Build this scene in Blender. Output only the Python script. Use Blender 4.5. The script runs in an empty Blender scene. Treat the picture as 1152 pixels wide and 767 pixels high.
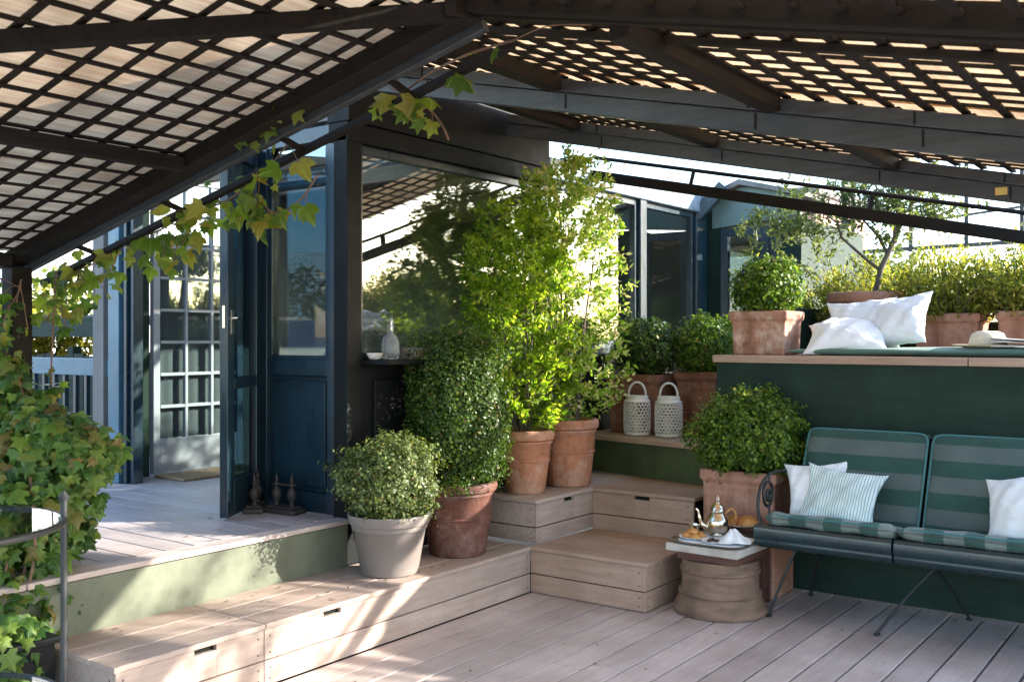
import bpy, math, random
import numpy as np
from mathutils import Vector, Matrix

random.seed(7)
RNG = np.random.default_rng(11)
R = math.radians
scn = bpy.context.scene
C = scn.collection

# ---------------------------------------------------------------- camera, sky, sun, exposure
YAW = math.atan2(824, 1120)
cam_d = bpy.data.cameras.new('camera')
cam_d.lens = 35.0
cam_d.sensor_width = 36.0
cam_d.shift_y = -0.003
cam_d.clip_start = 0.05
cam_d.clip_end = 4000
cam_d.dof.use_dof = True
cam_d.dof.focus_distance = 5.4
cam_d.dof.aperture_fstop = 5.6
cam = bpy.data.objects.new('camera', cam_d)
C.objects.link(cam)
cam.location = (0, 0, 1.4)
cam.rotation_euler = (R(90), 0, YAW)
scn.camera = cam

SUN_AZ = R(40)      # measured from +X towards +Y
SUN_EL = R(21)
sdir = Vector((math.cos(SUN_AZ) * math.cos(SUN_EL), math.sin(SUN_AZ) * math.cos(SUN_EL), math.sin(SUN_EL)))
world = bpy.data.worlds.new('World')
scn.world = world
world.use_nodes = True
wn = world.node_tree
bg = wn.nodes['Background']
sky = wn.nodes.new('ShaderNodeTexSky')
sky.sky_type = 'NISHITA'
sky.sun_disc = False
sky.sun_elevation = SUN_EL
sky.sun_rotation = math.pi / 2 - SUN_AZ
sky.air_density = 1.0
sky.dust_density = 1.0
sky.ozone_density = 2.0
wn.links.new(sky.outputs[0], bg.inputs[0])
bg.inputs[1].default_value = 0.15
sun_d = bpy.data.lights.new('sun', 'SUN')
sun_d.energy = 3.4
sun_d.angle = R(0.6)
sun_d.color = (1.0, 0.94, 0.84)
sun = bpy.data.objects.new('sun', sun_d)
C.objects.link(sun)
sun.rotation_euler = (-sdir).to_track_quat('-Z', 'Y').to_euler()
sun.location = sdir * 30
scn.view_settings.view_transform = 'Standard'
scn.view_settings.look = 'None'
scn.view_settings.exposure = 2.45
scn.view_settings.gamma = 1.0
scn.view_settings.use_curve_mapping = False
scn.cycles.max_bounces = 8
scn.cycles.transparent_max_bounces = 12
scn.cycles.caustics_reflective = False
scn.cycles.caustics_refractive = False

# ---------------------------------------------------------------- mesh helpers
class MB:
    def __init__(s):
        s.v = []; s.f = []; s.m = []; s.mi = 0
    def add(s, vs, fs):
        o = len(s.v)
        s.v.extend([tuple(p) for p in vs])
        for f in fs:
            s.f.append([i + o for i in f]); s.m.append(s.mi)
        return s
    def box(s, x0, x1, y0, y1, z0, z1):
        vs = [(x0,y0,z0),(x1,y0,z0),(x1,y1,z0),(x0,y1,z0),(x0,y0,z1),(x1,y0,z1),(x1,y1,z1),(x0,y1,z1)]
        return s.add(vs, [(0,3,2,1),(4,5,6,7),(0,1,5,4),(1,2,6,5),(2,3,7,6),(3,0,4,7)])
    def bar(s, a, b, w, h, up=(0,0,1)):
        a = Vector(a); b = Vector(b); d = (b - a).normalized()
        u = Vector(up); side = d.cross(u)
        if side.length < 1e-4: side = d.cross(Vector((1,0,0)))
        side.normalize(); u = side.cross(d).normalized()
        vs = []
        for p in (a, b):
            for (i, j) in ((-1,-1),(1,-1),(1,1),(-1,1)):
                vs.append(p + side * (i * w / 2) + u * (j * h / 2))
        return s.add(vs, [(0,1,2,3),(7,6,5,4),(0,4,5,1),(1,5,6,2),(2,6,7,3),(3,7,4,0)])
    def tube(s, pts, r, n=8, closed=False):
        pts = [Vector(p) for p in pts]; k = len(pts)
        rr = r if isinstance(r, (list, tuple)) else [r] * k
        o = len(s.v); ref = None
        for i, p in enumerate(pts):
            if closed: d = pts[(i+1) % k] - pts[i-1]
            else: d = pts[min(i+1, k-1)] - pts[max(i-1, 0)]
            d.normalize()
            if ref is None:
                ref = d.orthogonal().normalized()
            ref = (ref - d * ref.dot(d))
            if ref.length < 1e-5: ref = d.orthogonal()
            ref.normalize(); b = d.cross(ref)
            for j in range(n):
                t = 2 * math.pi * j / n
                s.v.append(tuple(p + (ref * math.cos(t) + b * math.sin(t)) * rr[i]))
        for i in range(k if closed else k - 1):
            i2 = (i + 1) % k
            for j in range(n):
                j2 = (j + 1) % n
                s.f.append([o+i*n+j, o+i*n+j2, o+i2*n+j2, o+i2*n+j]); s.m.append(s.mi)
        if not closed:
            s.f.append([o + j for j in range(n)][::-1]); s.m.append(s.mi)
            s.f.append([o + (k-1)*n + j for j in range(n)]); s.m.append(s.mi)
        return s
    def lathe(s, prof, n=40, c=(0,0,0), cap0=True, cap1=False, wob=0.0, sq=None):
        o = len(s.v); k = len(prof)
        for (r, z) in prof:
            for j in range(n):
                t = 2 * math.pi * j / n
                rr = r * (1 + wob * math.sin(3 * t + z * 9))
                s.v.append((c[0] + rr * math.cos(t), c[1] + rr * math.sin(t), c[2] + z))
        for i in range(k - 1):
            for j in range(n):
                j2 = (j + 1) % n
                s.f.append([o+i*n+j, o+i*n+j2, o+(i+1)*n+j2, o+(i+1)*n+j]); s.m.append(s.mi)
        if cap0: s.f.append([o + j for j in range(n)][::-1]); s.m.append(s.mi)
        if cap1: s.f.append([o + (k-1)*n + j for j in range(n)]); s.m.append(s.mi)
        return s
    def prism(s, poly, axis, a, b):
        n = len(poly)
        def P(q, t):
            if axis == 'x': return (t, q[0], q[1])
            if axis == 'y': return (q[0], t, q[1])
            return (q[0], q[1], t)
        vs = [P(q, a) for q in poly] + [P(q, b) for q in poly]
        fs = [list(range(n))[::-1], [i + n for i in range(n)]]
        for i in range(n):
            j = (i + 1) % n
            fs.append([i, j, j + n, i + n])
        return s.add(vs, fs)
    def xf(s, M, start=0):
        for i in range(start, len(s.v)):
            s.v[i] = tuple(M @ Vector(s.v[i]))
        return s
    def build(s, name, mats, parent=None, smooth=None, bevel=0.0, seg=2):
        me = bpy.data.meshes.new(name)
        me.from_pydata(s.v, [], s.f)
        if not isinstance(mats, (list, tuple)): mats = [mats]
        for m in mats: me.materials.append(m)
        me.polygons.foreach_set('material_index', s.m)
        import bmesh
        bm = bmesh.new(); bm.from_mesh(me)
        bmesh.ops.recalc_face_normals(bm, faces=bm.faces)
        bm.to_mesh(me); bm.free()
        if smooth is not None:
            me.polygons.foreach_set('use_smooth', [True] * len(me.polygons))
            me.set_sharp_from_angle(angle=R(smooth))
        o = bpy.data.objects.new(name, me)
        C.objects.link(o)
        if parent: o.parent = parent
        if bevel:
            b = o.modifiers.new('bevel', 'BEVEL'); b.width = bevel; b.segments = seg
            b.limit_method = 'ANGLE'; b.angle_limit = R(40)
        return o

def tag(o, label=None, cat=None, group=None, kind=None):
    if label: o['label'] = label
    if cat: o['category'] = cat
    if group: o['group'] = group
    if kind: o['kind'] = kind
    return o
def thing(name, label, cat, loc=(0,0,0), rz=0.0, group=None):
    o = bpy.data.objects.new(name, None); C.objects.link(o)
    o.location = loc; o.rotation_euler = (0,0,rz); o.empty_display_size = .05
    return tag(o, label, cat, group)

# ---- scattered leaves: one template copied over positions with orthonormal frames
T_OVAL = (np.array([[0,0,0],[.5,.35,.08],[0,1,0],[-.5,.35,.08]], float), [(0,1,2),(0,2,3)])
T_LANCE = (np.array([[0,0,0],[.5,.3,.06],[.32,.68,.05],[0,1,-.05],[-.32,.68,.05],[-.5,.3,.06]], float), [(0,1,2),(0,2,3),(0,3,4),(0,4,5)])
def lobed(pts, curl, fold, tip):
    v = [[x, y, -fold*abs(x) + curl*math.sin(3.5*y+1) - tip*y*y] for x, y in pts]
    mid = [[x*.45, .35+(y-.35)*.5, .05 - fold*.3*abs(x) + curl*.5*math.sin(3.5*(.35+(y-.35)*.5)+1)] for x, y in pts]
    n = len(pts)
    f = []
    for i in range(n):
        j = (i+1) % n
        f += [(i, j, n+j), (i, n+j, n+i), (2*n, n+i, n+j)]
    return (np.array(v + mid + [[0,.35,.07]], float), f)
_iv = [(0,0),(.30,-.12),(.62,.05),(.40,.28),(.66,.62),(.26,.62),(0,1.05),(-.26,.62),(-.66,.62),(-.40,.28),(-.62,.05),(-.30,-.12)]
_iv3 = [(0,0),(.22,-.08),(.50,.12),(.58,.42),(.30,.42),(.20,.70),(0,1.0),(-.20,.70),(-.30,.42),(-.58,.42),(-.50,.12),(-.22,-.08)]
T_IVY = [lobed(_iv, .06, .10, .05), lobed(_iv, -.08, .28, .18), lobed(_iv3, .05, .22, .10), lobed(_iv3, .10, -.05, .22)]
def ivy_leaves(name, pos, fr, size, mat, parent, rng):
    """four leaf shapes joined in one foliage mesh"""
    k = rng.integers(0, 4, len(pos)); Vs = []; Fs = []; Ps = []; off = 0
    for q in range(4):
        m = k == q
        tv, tf = T_IVY[q]
        w = rng.uniform(.8, 1.05, m.sum())
        loc = tv[None]*np.stack([size[m]*w, size[m], size[m]*rng.uniform(.3,1.9,m.sum())], axis=1)[:,None,:]
        V = (np.einsum('nki,nij->nkj', loc, fr[m]) + pos[m][:,None,:]).reshape(-1,3)
        F = (np.array(tf)[None] + (np.arange(m.sum())*len(tv))[:,None,None]).reshape(-1,3) + off
        off += len(V); Vs.append(V); Fs.append(F); Ps.append(np.tile(tv, (m.sum(),1)))
    V = np.concatenate(Vs); F = np.concatenate(Fs); Q = np.concatenate(Ps).astype(np.float32)
    me = bpy.data.meshes.new(name)
    me.vertices.add(len(V)); me.vertices.foreach_set('co', V.ravel())
    me.loops.add(F.size); me.loops.foreach_set('vertex_index', F.ravel().astype(np.int32))
    me.polygons.add(len(F)); me.polygons.foreach_set('loop_start', np.arange(0, F.size, 3).astype(np.int32))
    me.polygons.foreach_set('use_smooth', [True]*len(F))
    me.update(calc_edges=True)
    me.attributes.new('leafpos', 'FLOAT_VECTOR', 'POINT').data.foreach_set('vector', Q.ravel())
    me.materials.append(mat)
    o = bpy.data.objects.new(name, me); C.objects.link(o); o.parent = parent
    return o
def frames(n, normals, tilt, rng):
    """leaf frames: z ~ normal jittered by tilt, random spin"""
    z = normals + rng.normal(size=(n,3)) * tilt
    z /= np.linalg.norm(z, axis=1, keepdims=True) + 1e-9
    a = rng.normal(size=(n,3))
    x = np.cross(a, z); x /= np.linalg.norm(x, axis=1, keepdims=True) + 1e-9
    y = np.cross(z, x)
    return np.stack([x, y, z], axis=1)
def frames_up(n, dirs, tilt, rng):
    """leaf frames with the leaf's long axis along dirs"""
    y = dirs + rng.normal(size=(n,3)) * tilt
    y /= np.linalg.norm(y, axis=1, keepdims=True) + 1e-9
    a = rng.normal(size=(n,3))
    x = np.cross(a, y); x /= np.linalg.norm(x, axis=1, keepdims=True) + 1e-9
    z = np.cross(x, y)
    return np.stack([x, y, z], axis=1)
def leaves(name, tmpl, pos, fr, size, width, mat, parent=None):
    tv, tf = tmpl
    n = len(pos); k = len(tv)
    loc = tv[None,:,:] * np.stack([size*width, size, size], axis=1)[:,None,:]
    V = np.einsum('nki,nij->nkj', loc, fr) + pos[:,None,:]
    V = V.reshape(-1,3)
    F = (np.array(tf)[None,:,:] + (np.arange(n)*k)[:,None,None]).reshape(-1,3)
    me = bpy.data.meshes.new(name)
    me.vertices.add(len(V)); me.vertices.foreach_set('co', V.ravel())
    me.loops.add(F.size); me.loops.foreach_set('vertex_index', F.ravel().astype(np.int32))
    me.polygons.add(len(F)); me.polygons.foreach_set('loop_start', np.arange(0, F.size, 3).astype(np.int32))
    me.update(calc_edges=True)
    at = me.attributes.new('leafpos', 'FLOAT_VECTOR', 'POINT')
    at.data.foreach_set('vector', np.tile(tv, (n,1)).astype(np.float32).ravel())
    me.materials.append(mat)
    o = bpy.data.objects.new(name, me); C.objects.link(o)
    if parent: o.parent = parent
    return o
def lump(d, seed, f=3.0):
    """cheap smooth noise on directions, about -1..1"""
    r = np.random.default_rng(seed)
    s = np.zeros(len(d))
    for i in range(6):
        k = r.normal(size=3) * f; s += np.sin(d @ k + r.uniform(0, 6.28))
    return s / 2.6

# ---------------------------------------------------------------- materials
def new_mat(name):
    m = bpy.data.materials.new(name); m.use_nodes = True
    nt = m.node_tree; b = nt.nodes['Principled BSDF']
    return m, nt, b
def N(nt, t, **kw):
    n = nt.nodes.new(t)
    for k, v in kw.items():
        if k in n.inputs: n.inputs[k].default_value = v
        else: setattr(n, k, v)
    return n
def coords(nt, scale=(1,1,1), kind='Object'):
    tc = N(nt, 'ShaderNodeTexCoord'); mp = N(nt, 'ShaderNodeMapping')
    mp.inputs['Scale'].default_value = scale
    nt.links.new(tc.outputs[kind], mp.inputs['Vector'])
    return mp.outputs[0]
def ramp(nt, fac, stops):
    r = N(nt, 'ShaderNodeValToRGB')
    e = r.color_ramp.elements
    while len(e) < len(stops): e.new(.5)
    for i, (p, c) in enumerate(stops):
        e[i].position = p; e[i].color = (*c, 1)
    nt.links.new(fac, r.inputs[0])
    return r.outputs[0]
def noise(nt, vec, scale, detail=4, rough=.55):
    n = N(nt, 'ShaderNodeTexNoise'); n.inputs['Scale'].default_value = scale
    n.inputs['Detail'].default_value = detail; n.inputs['Roughness'].default_value = rough
    nt.links.new(vec, n.inputs['Vector'])
    return n.outputs['Fac']
def mixc(nt, a, b, fac, mode='MIX'):
    m = N(nt, 'ShaderNodeMix', data_type='RGBA', blend_type=mode)
    if isinstance(fac, (int, float)): m.inputs[0].default_value = fac
    else: nt.links.new(fac, m.inputs[0])
    for i, q in ((6, a), (7, b)):
        if isinstance(q, tuple): m.inputs[i].default_value = (*q, 1)
        else: nt.links.new(q, m.inputs[i])
    return m.outputs[2]
def bump(nt, b, h, strength=.3, dist=.01):
    n = N(nt, 'ShaderNodeBump'); n.inputs['Strength'].default_value = strength; n.inputs['Distance'].default_value = dist
    nt.links.new(h, n.inputs['Height']); nt.links.new(n.outputs[0], b.inputs['Normal'])
def paint(name, c, c2=None, rough=.5, sc=6, spec=.5, metal=0.0, bs=.15, stretch=(1,1,1), stain=0.0):
    m, nt, b = new_mat(name)
    v = coords(nt, stretch)
    c2 = c2 or tuple(x * .7 for x in c)
    col = ramp(nt, noise(nt, v, sc, 6), [(.3, c2), (.62, c)])
    if stain:
        st = ramp(nt, noise(nt, coords(nt, (1.6,1.6,1)), 3.5, 6, .65), [(.38, (1-stain,)*3), (.58, (1,1,1)), (.80, (1+stain*.5,)*3)])
        col = mixc(nt, col, st, 1.0, 'MULTIPLY')
        sp = ramp(nt, noise(nt, coords(nt), 26, 5, .75), [(.60, (1,1,1)), (.70, (1-stain*.8,)*3)])
        col = mixc(nt, col, sp, 1.0, 'MULTIPLY')
    nt.links.new(col, b.inputs['Base Color'])
    rr = N(nt, 'ShaderNodeMapRange'); rr.inputs[3].default_value = max(.03, rough-.12); rr.inputs[4].default_value = min(1, rough+.15)
    nt.links.new(noise(nt, v, sc*2.3, 4), rr.inputs[0]); nt.links.new(rr.outputs[0], b.inputs['Roughness'])
    b.inputs['Specular IOR Level'].default_value = spec; b.inputs['Metallic'].default_value = metal
    bump(nt, b, noise(nt, v, sc*7, 5), bs, .004)
    return m
def wood(name, c1, c2, axis='y', rough=.62, wear=None, spec=.35):
    m, nt, b = new_mat(name)
    st = {'x': (1.2,14,14), 'y': (14,1.2,14), 'z': (14,14,1.2)}[axis]
    v = coords(nt, st); v1 = coords(nt)
    g = N(nt, 'ShaderNodeNewGeometry')
    off = N(nt, 'ShaderNodeVectorMath', operation='MULTIPLY_ADD')
    nt.links.new(g.outputs['Random Per Island'], off.inputs[0]); off.inputs[1].default_value = (37, 91, 53); nt.links.new(v, off.inputs[2])
    grain = noise(nt, off.outputs[0], 3.2, 7, .65)
    col = ramp(nt, grain, [(.30, c2), (.60, c1)])
    hv = N(nt, 'ShaderNodeHueSaturation'); nt.links.new(col, hv.inputs['Color'])
    mr = N(nt, 'ShaderNodeMapRange'); mr.inputs[3].default_value = .86; mr.inputs[4].default_value = 1.12
    nt.links.new(g.outputs['Random Per Island'], mr.inputs[0]); nt.links.new(mr.outputs[0], hv.inputs['Value'])
    col = hv.outputs[0]
    blot = ramp(nt, noise(nt, v1, 2.6, 5, .6), [(.35, (.72,.69,.66)), (.62, (1,1,1))])
    col = mixc(nt, col, blot, .8, 'MULTIPLY')
    dirt = ramp(nt, noise(nt, v1, 21, 4, .7), [(.60, (1,1,1)), (.74, (.55,.5,.46))])
    col = mixc(nt, col, dirt, .5, 'MULTIPLY')
    if wear:
        wm = ramp(nt, noise(nt, off.outputs[0], 1.6, 6, .7), [(.56, (0,0,0)), (.70, (1,1,1))])
        col = mixc(nt, col, wear, wm)
    nt.links.new(col, b.inputs['Base Color'])
    b.inputs['Roughness'].default_value = rough
    b.inputs['Specular IOR Level'].default_value = spec
    bump(nt, b, grain, .35, .004)
    return m
def terracotta(name, c1, c2, bloom=(.62,.50,.42), amt=.5):
    m, nt, b = new_mat(name)
    v = coords(nt); vz = coords(nt, (1,1,4))
    col = ramp(nt, noise(nt, vz, 5, 6, .6), [(.32, c2), (.62, c1)])
    w = ramp(nt, noise(nt, v, 6.5, 8, .72), [(.48, (0,0,0)), (.66, (amt,amt,amt))])
    dk = ramp(nt, noise(nt, coords(nt, (3,3,.6)), 4, 6, .7), [(.36, (.52,.50,.46)), (.55, (1,1,1))])
    col = mixc(nt, col, dk, .75, 'MULTIPLY')
    col = mixc(nt, col, bloom, w)
    sp = ramp(nt, noise(nt, v, 38, 3, .6), [(.58, (1,1,1)), (.70, (.6,.55,.5))])
    col = mixc(nt, col, sp, .6, 'MULTIPLY')
    nt.links.new(col, b.inputs['Base Color']); b.inputs['Roughness'].default_value = .82
    b.inputs['Specular IOR Level'].default_value = .25
    bump(nt, b, noise(nt, v, 55, 5), .25, .003)
    return m
def leaf(name, cs, transl=.32, tcol=None, rough=.42, sc=2.0, veins=False, brown=False):
    m, nt, b = new_mat(name)
    g = N(nt, 'ShaderNodeNewGeometry')
    k = len(cs)
    col = ramp(nt, g.outputs['Random Per Island'], [(i/(k-1)*(.965 if brown else 1), c) for i, c in enumerate(cs)] + ([(.985, (.20,.13,.05))] if brown else []))
    nv = ramp(nt, noise(nt, coords(nt), sc*4, 3), [(.32, (.62,.68,.62)), (.65, (1.0,1.0,.92))])
    col = mixc(nt, col, nv, .85, 'MULTIPLY')
    if veins:
        at = N(nt, 'ShaderNodeAttribute', attribute_name='leafpos'); sx = N(nt, 'ShaderNodeSeparateXYZ'); nt.links.new(at.outputs['Vector'], sx.inputs[0])
        ang = N(nt, 'ShaderNodeMath', operation='ARCTAN2'); nt.links.new(sx.outputs[0], ang.inputs[0]); nt.links.new(sx.outputs[1], ang.inputs[1])
        mu = N(nt, 'ShaderNodeMath', operation='MULTIPLY'); mu.inputs[1].default_value = 4.6; nt.links.new(ang.outputs[0], mu.inputs[0])
        co = N(nt, 'ShaderNodeMath', operation='COSINE'); nt.links.new(mu.outputs[0], co.inputs[0])
        vm = ramp(nt, co.outputs[0], [(.975, (0,0,0)), (.998, (.55,.55,.55))])
        col = mixc(nt, col, (.30,.36,.13), vm)
        ed = ramp(nt, noise(nt, at.outputs['Vector'], 2.4, 4), [(.55, (1,1,1)), (.72, (.70,.55,.40))])
        col = mixc(nt, col, ed, .6, 'MULTIPLY')
    nt.links.new(col, b.inputs['Base Color']); b.inputs['Roughness'].default_value = rough
    b.inputs['Specular IOR Level'].default_value = .28
    tr = N(nt, 'ShaderNodeBsdfTranslucent')
    tc = mixc(nt, col, tcol or (1.0,.95,.35), 1.0, 'MULTIPLY')
    hs = N(nt, 'ShaderNodeHueSaturation'); hs.inputs['Value'].default_value = 2.2; nt.links.new(tc, hs.inputs['Color'])
    nt.links.new(hs.outputs[0], tr.inputs['Color'])
    mx = N(nt, 'ShaderNodeMixShader'); mx.inputs[0].default_value = transl
    nt.links.new(b.outputs[0], mx.inputs[1]); nt.links.new(tr.outputs[0], mx.inputs[2])
    nt.links.new(mx.outputs[0], nt.nodes['Material Output'].inputs['Surface'])
    return m
def glass(name, tint=(.86,.91,.90), ior=1.75):
    m, nt, b = new_mat(name)
    nt.nodes.remove(b)
    fr = N(nt, 'ShaderNodeFresnel'); geo = N(nt, 'ShaderNodeNewGeometry')
    mr = N(nt, 'ShaderNodeMapRange'); mr.inputs[3].default_value = ior; mr.inputs[4].default_value = 1/ior
    nt.links.new(geo.outputs['Backfacing'], mr.inputs[0]); nt.links.new(mr.outputs[0], fr.inputs['IOR'])
    bp = N(nt, 'ShaderNodeBump'); bp.inputs['Strength'].default_value = .035; bp.inputs['Distance'].default_value = .02
    nt.links.new(noise(nt, coords(nt), 2.2, 1), bp.inputs['Height'])
    gl = N(nt, 'ShaderNodeBsdfGlossy'); gl.inputs['Roughness'].default_value = .012
    nt.links.new(bp.outputs[0], gl.inputs['Normal'])
    tr = N(nt, 'ShaderNodeBsdfTransparent'); tr.inputs['Color'].default_value = (*tint, 1)
    mx = N(nt, 'ShaderNodeMixShader')
    nt.links.new(fr.outputs[0], mx.inputs[0]); nt.links.new(tr.outputs[0], mx.inputs[1]); nt.links.new(gl.outputs[0], mx.inputs[2])
    nt.links.new(mx.outputs[0], nt.nodes['Material Output'].inputs['Surface'])
    return m
def stripes(name, axis, period, ca, cb, phase=0.0, duty=.5, rough=.85, weave=260):
    m, nt, b = new_mat(name)
    tc = N(nt, 'ShaderNodeTexCoord'); sp = N(nt, 'ShaderNodeSeparateXYZ'); nt.links.new(tc.outputs['Object'], sp.inputs[0])
    a = N(nt, 'ShaderNodeMath', operation='MULTIPLY_ADD'); nt.links.new(sp.outputs['XYZ'.index(axis)], a.inputs[0])
    a.inputs[1].default_value = 1/period; a.inputs[2].default_value = phase + 50
    fr = N(nt, 'ShaderNodeMath', operation='FRACT'); nt.links.new(a.outputs[0], fr.inputs[0])
    gt = N(nt, 'ShaderNodeMath', operation='GREATER_THAN'); nt.links.new(fr.outputs[0], gt.inputs[0]); gt.inputs[1].default_value = duty
    v = coords(nt)
    col = mixc(nt, ca, cb, gt.outputs[0])
    col = mixc(nt, col, ramp(nt, noise(nt, v, 5, 4), [(.3, (.78,.78,.78)), (.65, (1,1,1))]), 1.0, 'MULTIPLY')
    nt.links.new(col, b.inputs['Base Color']); b.inputs['Roughness'].default_value = rough
    b.inputs['Specular IOR Level'].default_value = .2; b.inputs['Sheen Weight'].default_value = .15
    wn_ = N(nt, 'ShaderNodeTexNoise'); wn_.inputs['Scale'].default_value = 4.5; wn_.inputs['Detail'].default_value = 5; wn_.inputs['Distortion'].default_value = 1.5; nt.links.new(v, wn_.inputs['Vector'])
    bump(nt, b, mixc(nt, noise(nt, v, weave, 2), wn_.outputs['Fac'], .85), .4, .025)
    return m
def cloth(name, c, rough=.9):
    m, nt, b = new_mat(name); v = coords(nt)
    col = ramp(nt, noise(nt, v, 4, 4), [(.3, tuple(x*.9 for x in c)), (.65, c)])
    nt.links.new(col, b.inputs['Base Color']); b.inputs['Roughness'].default_value = rough
    b.inputs['Specular IOR Level'].default_value = .15; b.inputs['Sheen Weight'].default_value = .2
    wn_ = N(nt, 'ShaderNodeTexNoise'); wn_.inputs['Scale'].default_value = 5; wn_.inputs['Detail'].default_value = 5; wn_.inputs['Distortion'].default_value = 1.8; nt.links.new(v, wn_.inputs['Vector'])
    h = mixc(nt, noise(nt, v, 230, 2), wn_.outputs['Fac'], .9)
    bump(nt, b, h, .45, .03)
    return m

M = {}
M['floor'] = wood('painted decking', (.60,.51,.475), (.49,.405,.37), 'y', .5, (.42,.35,.32))
M['deck'] = wood('painted decking across', (.48,.42,.41), (.38,.325,.315), 'x', .55)
M['bench'] = wood('painted bench boards', (.47,.37,.315), (.37,.28,.235), 'y', .6)
M['benchx'] = wood('painted step boards', (.47,.325,.245), (.37,.245,.18), 'x', .6)
M['trim'] = wood('bare wood trim', (.50,.37,.27), (.37,.26,.18), 'x', .6)
M['sage'] = paint('sage green paint', (.155,.17,.115), (.115,.127,.085), .65, 3, bs=.3, stain=.22)
M['olive'] = paint('olive green paint', (.075,.10,.045), (.055,.075,.035), .65, 3, spec=.25, stain=.25)
M['darkgreen'] = paint('dark green boards', (.017,.038,.027), (.012,.029,.020), .65, 4, spec=.2, stretch=(.4,1,6), bs=.3, stain=.2)
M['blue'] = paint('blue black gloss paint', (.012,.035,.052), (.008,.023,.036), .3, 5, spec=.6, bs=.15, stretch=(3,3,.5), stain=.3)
M['bluelit'] = paint('lit blue paint', (.05,.14,.20), (.035,.10,.15), .38, 5, spec=.5)  # lighter copy of the blue paint, daylight put into the colour
M['lead'] = paint('blue grey flashing', (.20,.28,.34), (.10,.15,.20), .45, 14)
M['black'] = paint('black green paint', (.006,.008,.008), (.004,.005,.005), .6, 5, spec=.2)
M['pergola'] = wood('dark stained timber', (.019,.016,.013), (.010,.0085,.007), 'x', .65, spec=.12)
M['rafter'] = wood('skylit grey rafters', (.056,.066,.072), (.032,.038,.042), 'x', .42)  # sky light on the dark timber is put into this bluish grey
M['purlin'] = wood('dark stained purlins', (.024,.020,.016), (.013,.011,.009), 'y', .65, spec=.12)
M['metal'] = paint('dark iron', (.030,.034,.036), (.018,.02,.02), .45, 9, metal=.3)
M['castiron'] = paint('rusty cast iron', (.060,.050,.046), (.035,.028,.026), .6, 20, metal=.2, bs=.5)
M['sofa'] = paint('dark teal enamel', (.012,.034,.040), (.008,.025,.030), .25, 6, spec=.6)
M['greypot'] = paint('taupe plastic', (.225,.19,.168), (.19,.16,.14), .5, 5)
M['soil'] = paint('soil', (.05,.035,.025), (.02,.014,.01), .95, 30, bs=1)
M['tc'] = terracotta('terracotta', (.50,.225,.125), (.40,.165,.09), amt=.45)
M['tcdark'] = terracotta('old dark terracotta', (.17,.072,.050), (.11,.050,.038), (.33,.25,.22), .45)
M['tcbrown'] = terracotta('brown terracotta', (.24,.105,.07), (.17,.075,.052), (.4,.3,.25), .35)
M['tcpale'] = terracotta('salt marked terracotta', (.44,.235,.165), (.33,.165,.115), (.62,.52,.45), .85)
M['tcpink'] = terracotta('pink terracotta', (.46,.235,.165), (.38,.185,.125), (.58,.40,.32), .4)
M['stone'] = paint('ribbed clay column', (.27,.17,.115), (.15,.09,.06), .85, 7, bs=.7, stretch=(1,1,4), stain=.3)
M['slab'] = paint('pale stone slab', (.52,.48,.43), (.38,.33,.28), .7, 10)
M['redwood'] = wood('red brown plinth', (.17,.075,.055), (.11,.05,.038), 'x', .6)
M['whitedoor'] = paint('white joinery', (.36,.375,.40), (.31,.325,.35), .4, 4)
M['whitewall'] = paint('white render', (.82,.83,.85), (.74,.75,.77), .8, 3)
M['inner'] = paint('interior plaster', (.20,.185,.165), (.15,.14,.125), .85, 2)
M['curtain'] = paint('grey blind', (.36,.33,.31), (.31,.285,.265), .9, 3, stretch=(6,6,.5))
M['glass'] = glass('window glass', (.80,.86,.84), 2.1)
M['doorglass'] = glass('door glass', (.80,.86,.88), 2.3)
M['shelfglass'] = glass('shelf glass', (.86,.93,.90), 1.25)
M['leafglass'] = glass('reflection dark glass', (.22,.32,.38), 1.6)  # dark reflection in the door leaf panes is put into the tint
M['white'] = cloth('white linen', (.78,.80,.82))
M['whitecer'] = paint('white ceramic', (.78,.78,.76), (.72,.72,.70), .25, 5, bs=.02)
M['lantern'] = paint('white lacquered cane', (.74,.73,.69), (.62,.61,.57), .5, 20)
M['candle'] = paint('candle wax', (.62,.57,.47), None, .5, 5)
M['mattress'] = stripes('green mattress cloth', 'Y', .31, (.10,.185,.15), (.085,.165,.135))
M['back'] = stripes('green striped back cloth', 'Z', .150, (.028,.074,.060), (.092,.122,.117), .18)
M['seat'] = stripes('green striped seat cloth', 'X', .172, (.042,.105,.086), (.19,.235,.215), .12)
M['piping'] = cloth('green piping', (.06,.17,.17))
M['pillowstripe'] = stripes('fine green stripe', 'X', .0135, (.72,.79,.79), (.30,.46,.45), .0, .62)
M['silver'] = paint('silver', (.82,.75,.62), (.66,.58,.45), .16, 9, metal=1.0, bs=.03)
M['pastry'] = paint('baked pastry', (.62,.30,.085), (.36,.13,.03), .45, 22, bs=.5)
M['choc'] = paint('chocolate', (.06,.03,.02), None, .4, 20)
M['straw'] = paint('straw', (.72,.63,.47), (.58,.49,.35), .8, 40, bs=.5, stretch=(1,1,3))
M['doormat'] = paint('coir', (.36,.25,.14), (.26,.175,.095), .95, 40, bs=.8)
M['crate'] = wood('grey crate', (.30,.27,.23), (.2,.18,.15), 'y', .7)
M['bark'] = paint('bark', (.12,.095,.075), (.065,.05,.04), .9, 25, bs=.8, stretch=(1,1,.3))
M['vine'] = paint('vine stem', (.20,.115,.07), (.11,.065,.04), .8, 25, bs=.5)
M['ground'] = paint('roof terrace paving', (.34,.31,.28), (.24,.22,.20), .85, 1.5)
M['pink'] = paint('pink plaster', (.52,.30,.25), (.42,.24,.20), .85, 2)
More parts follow.
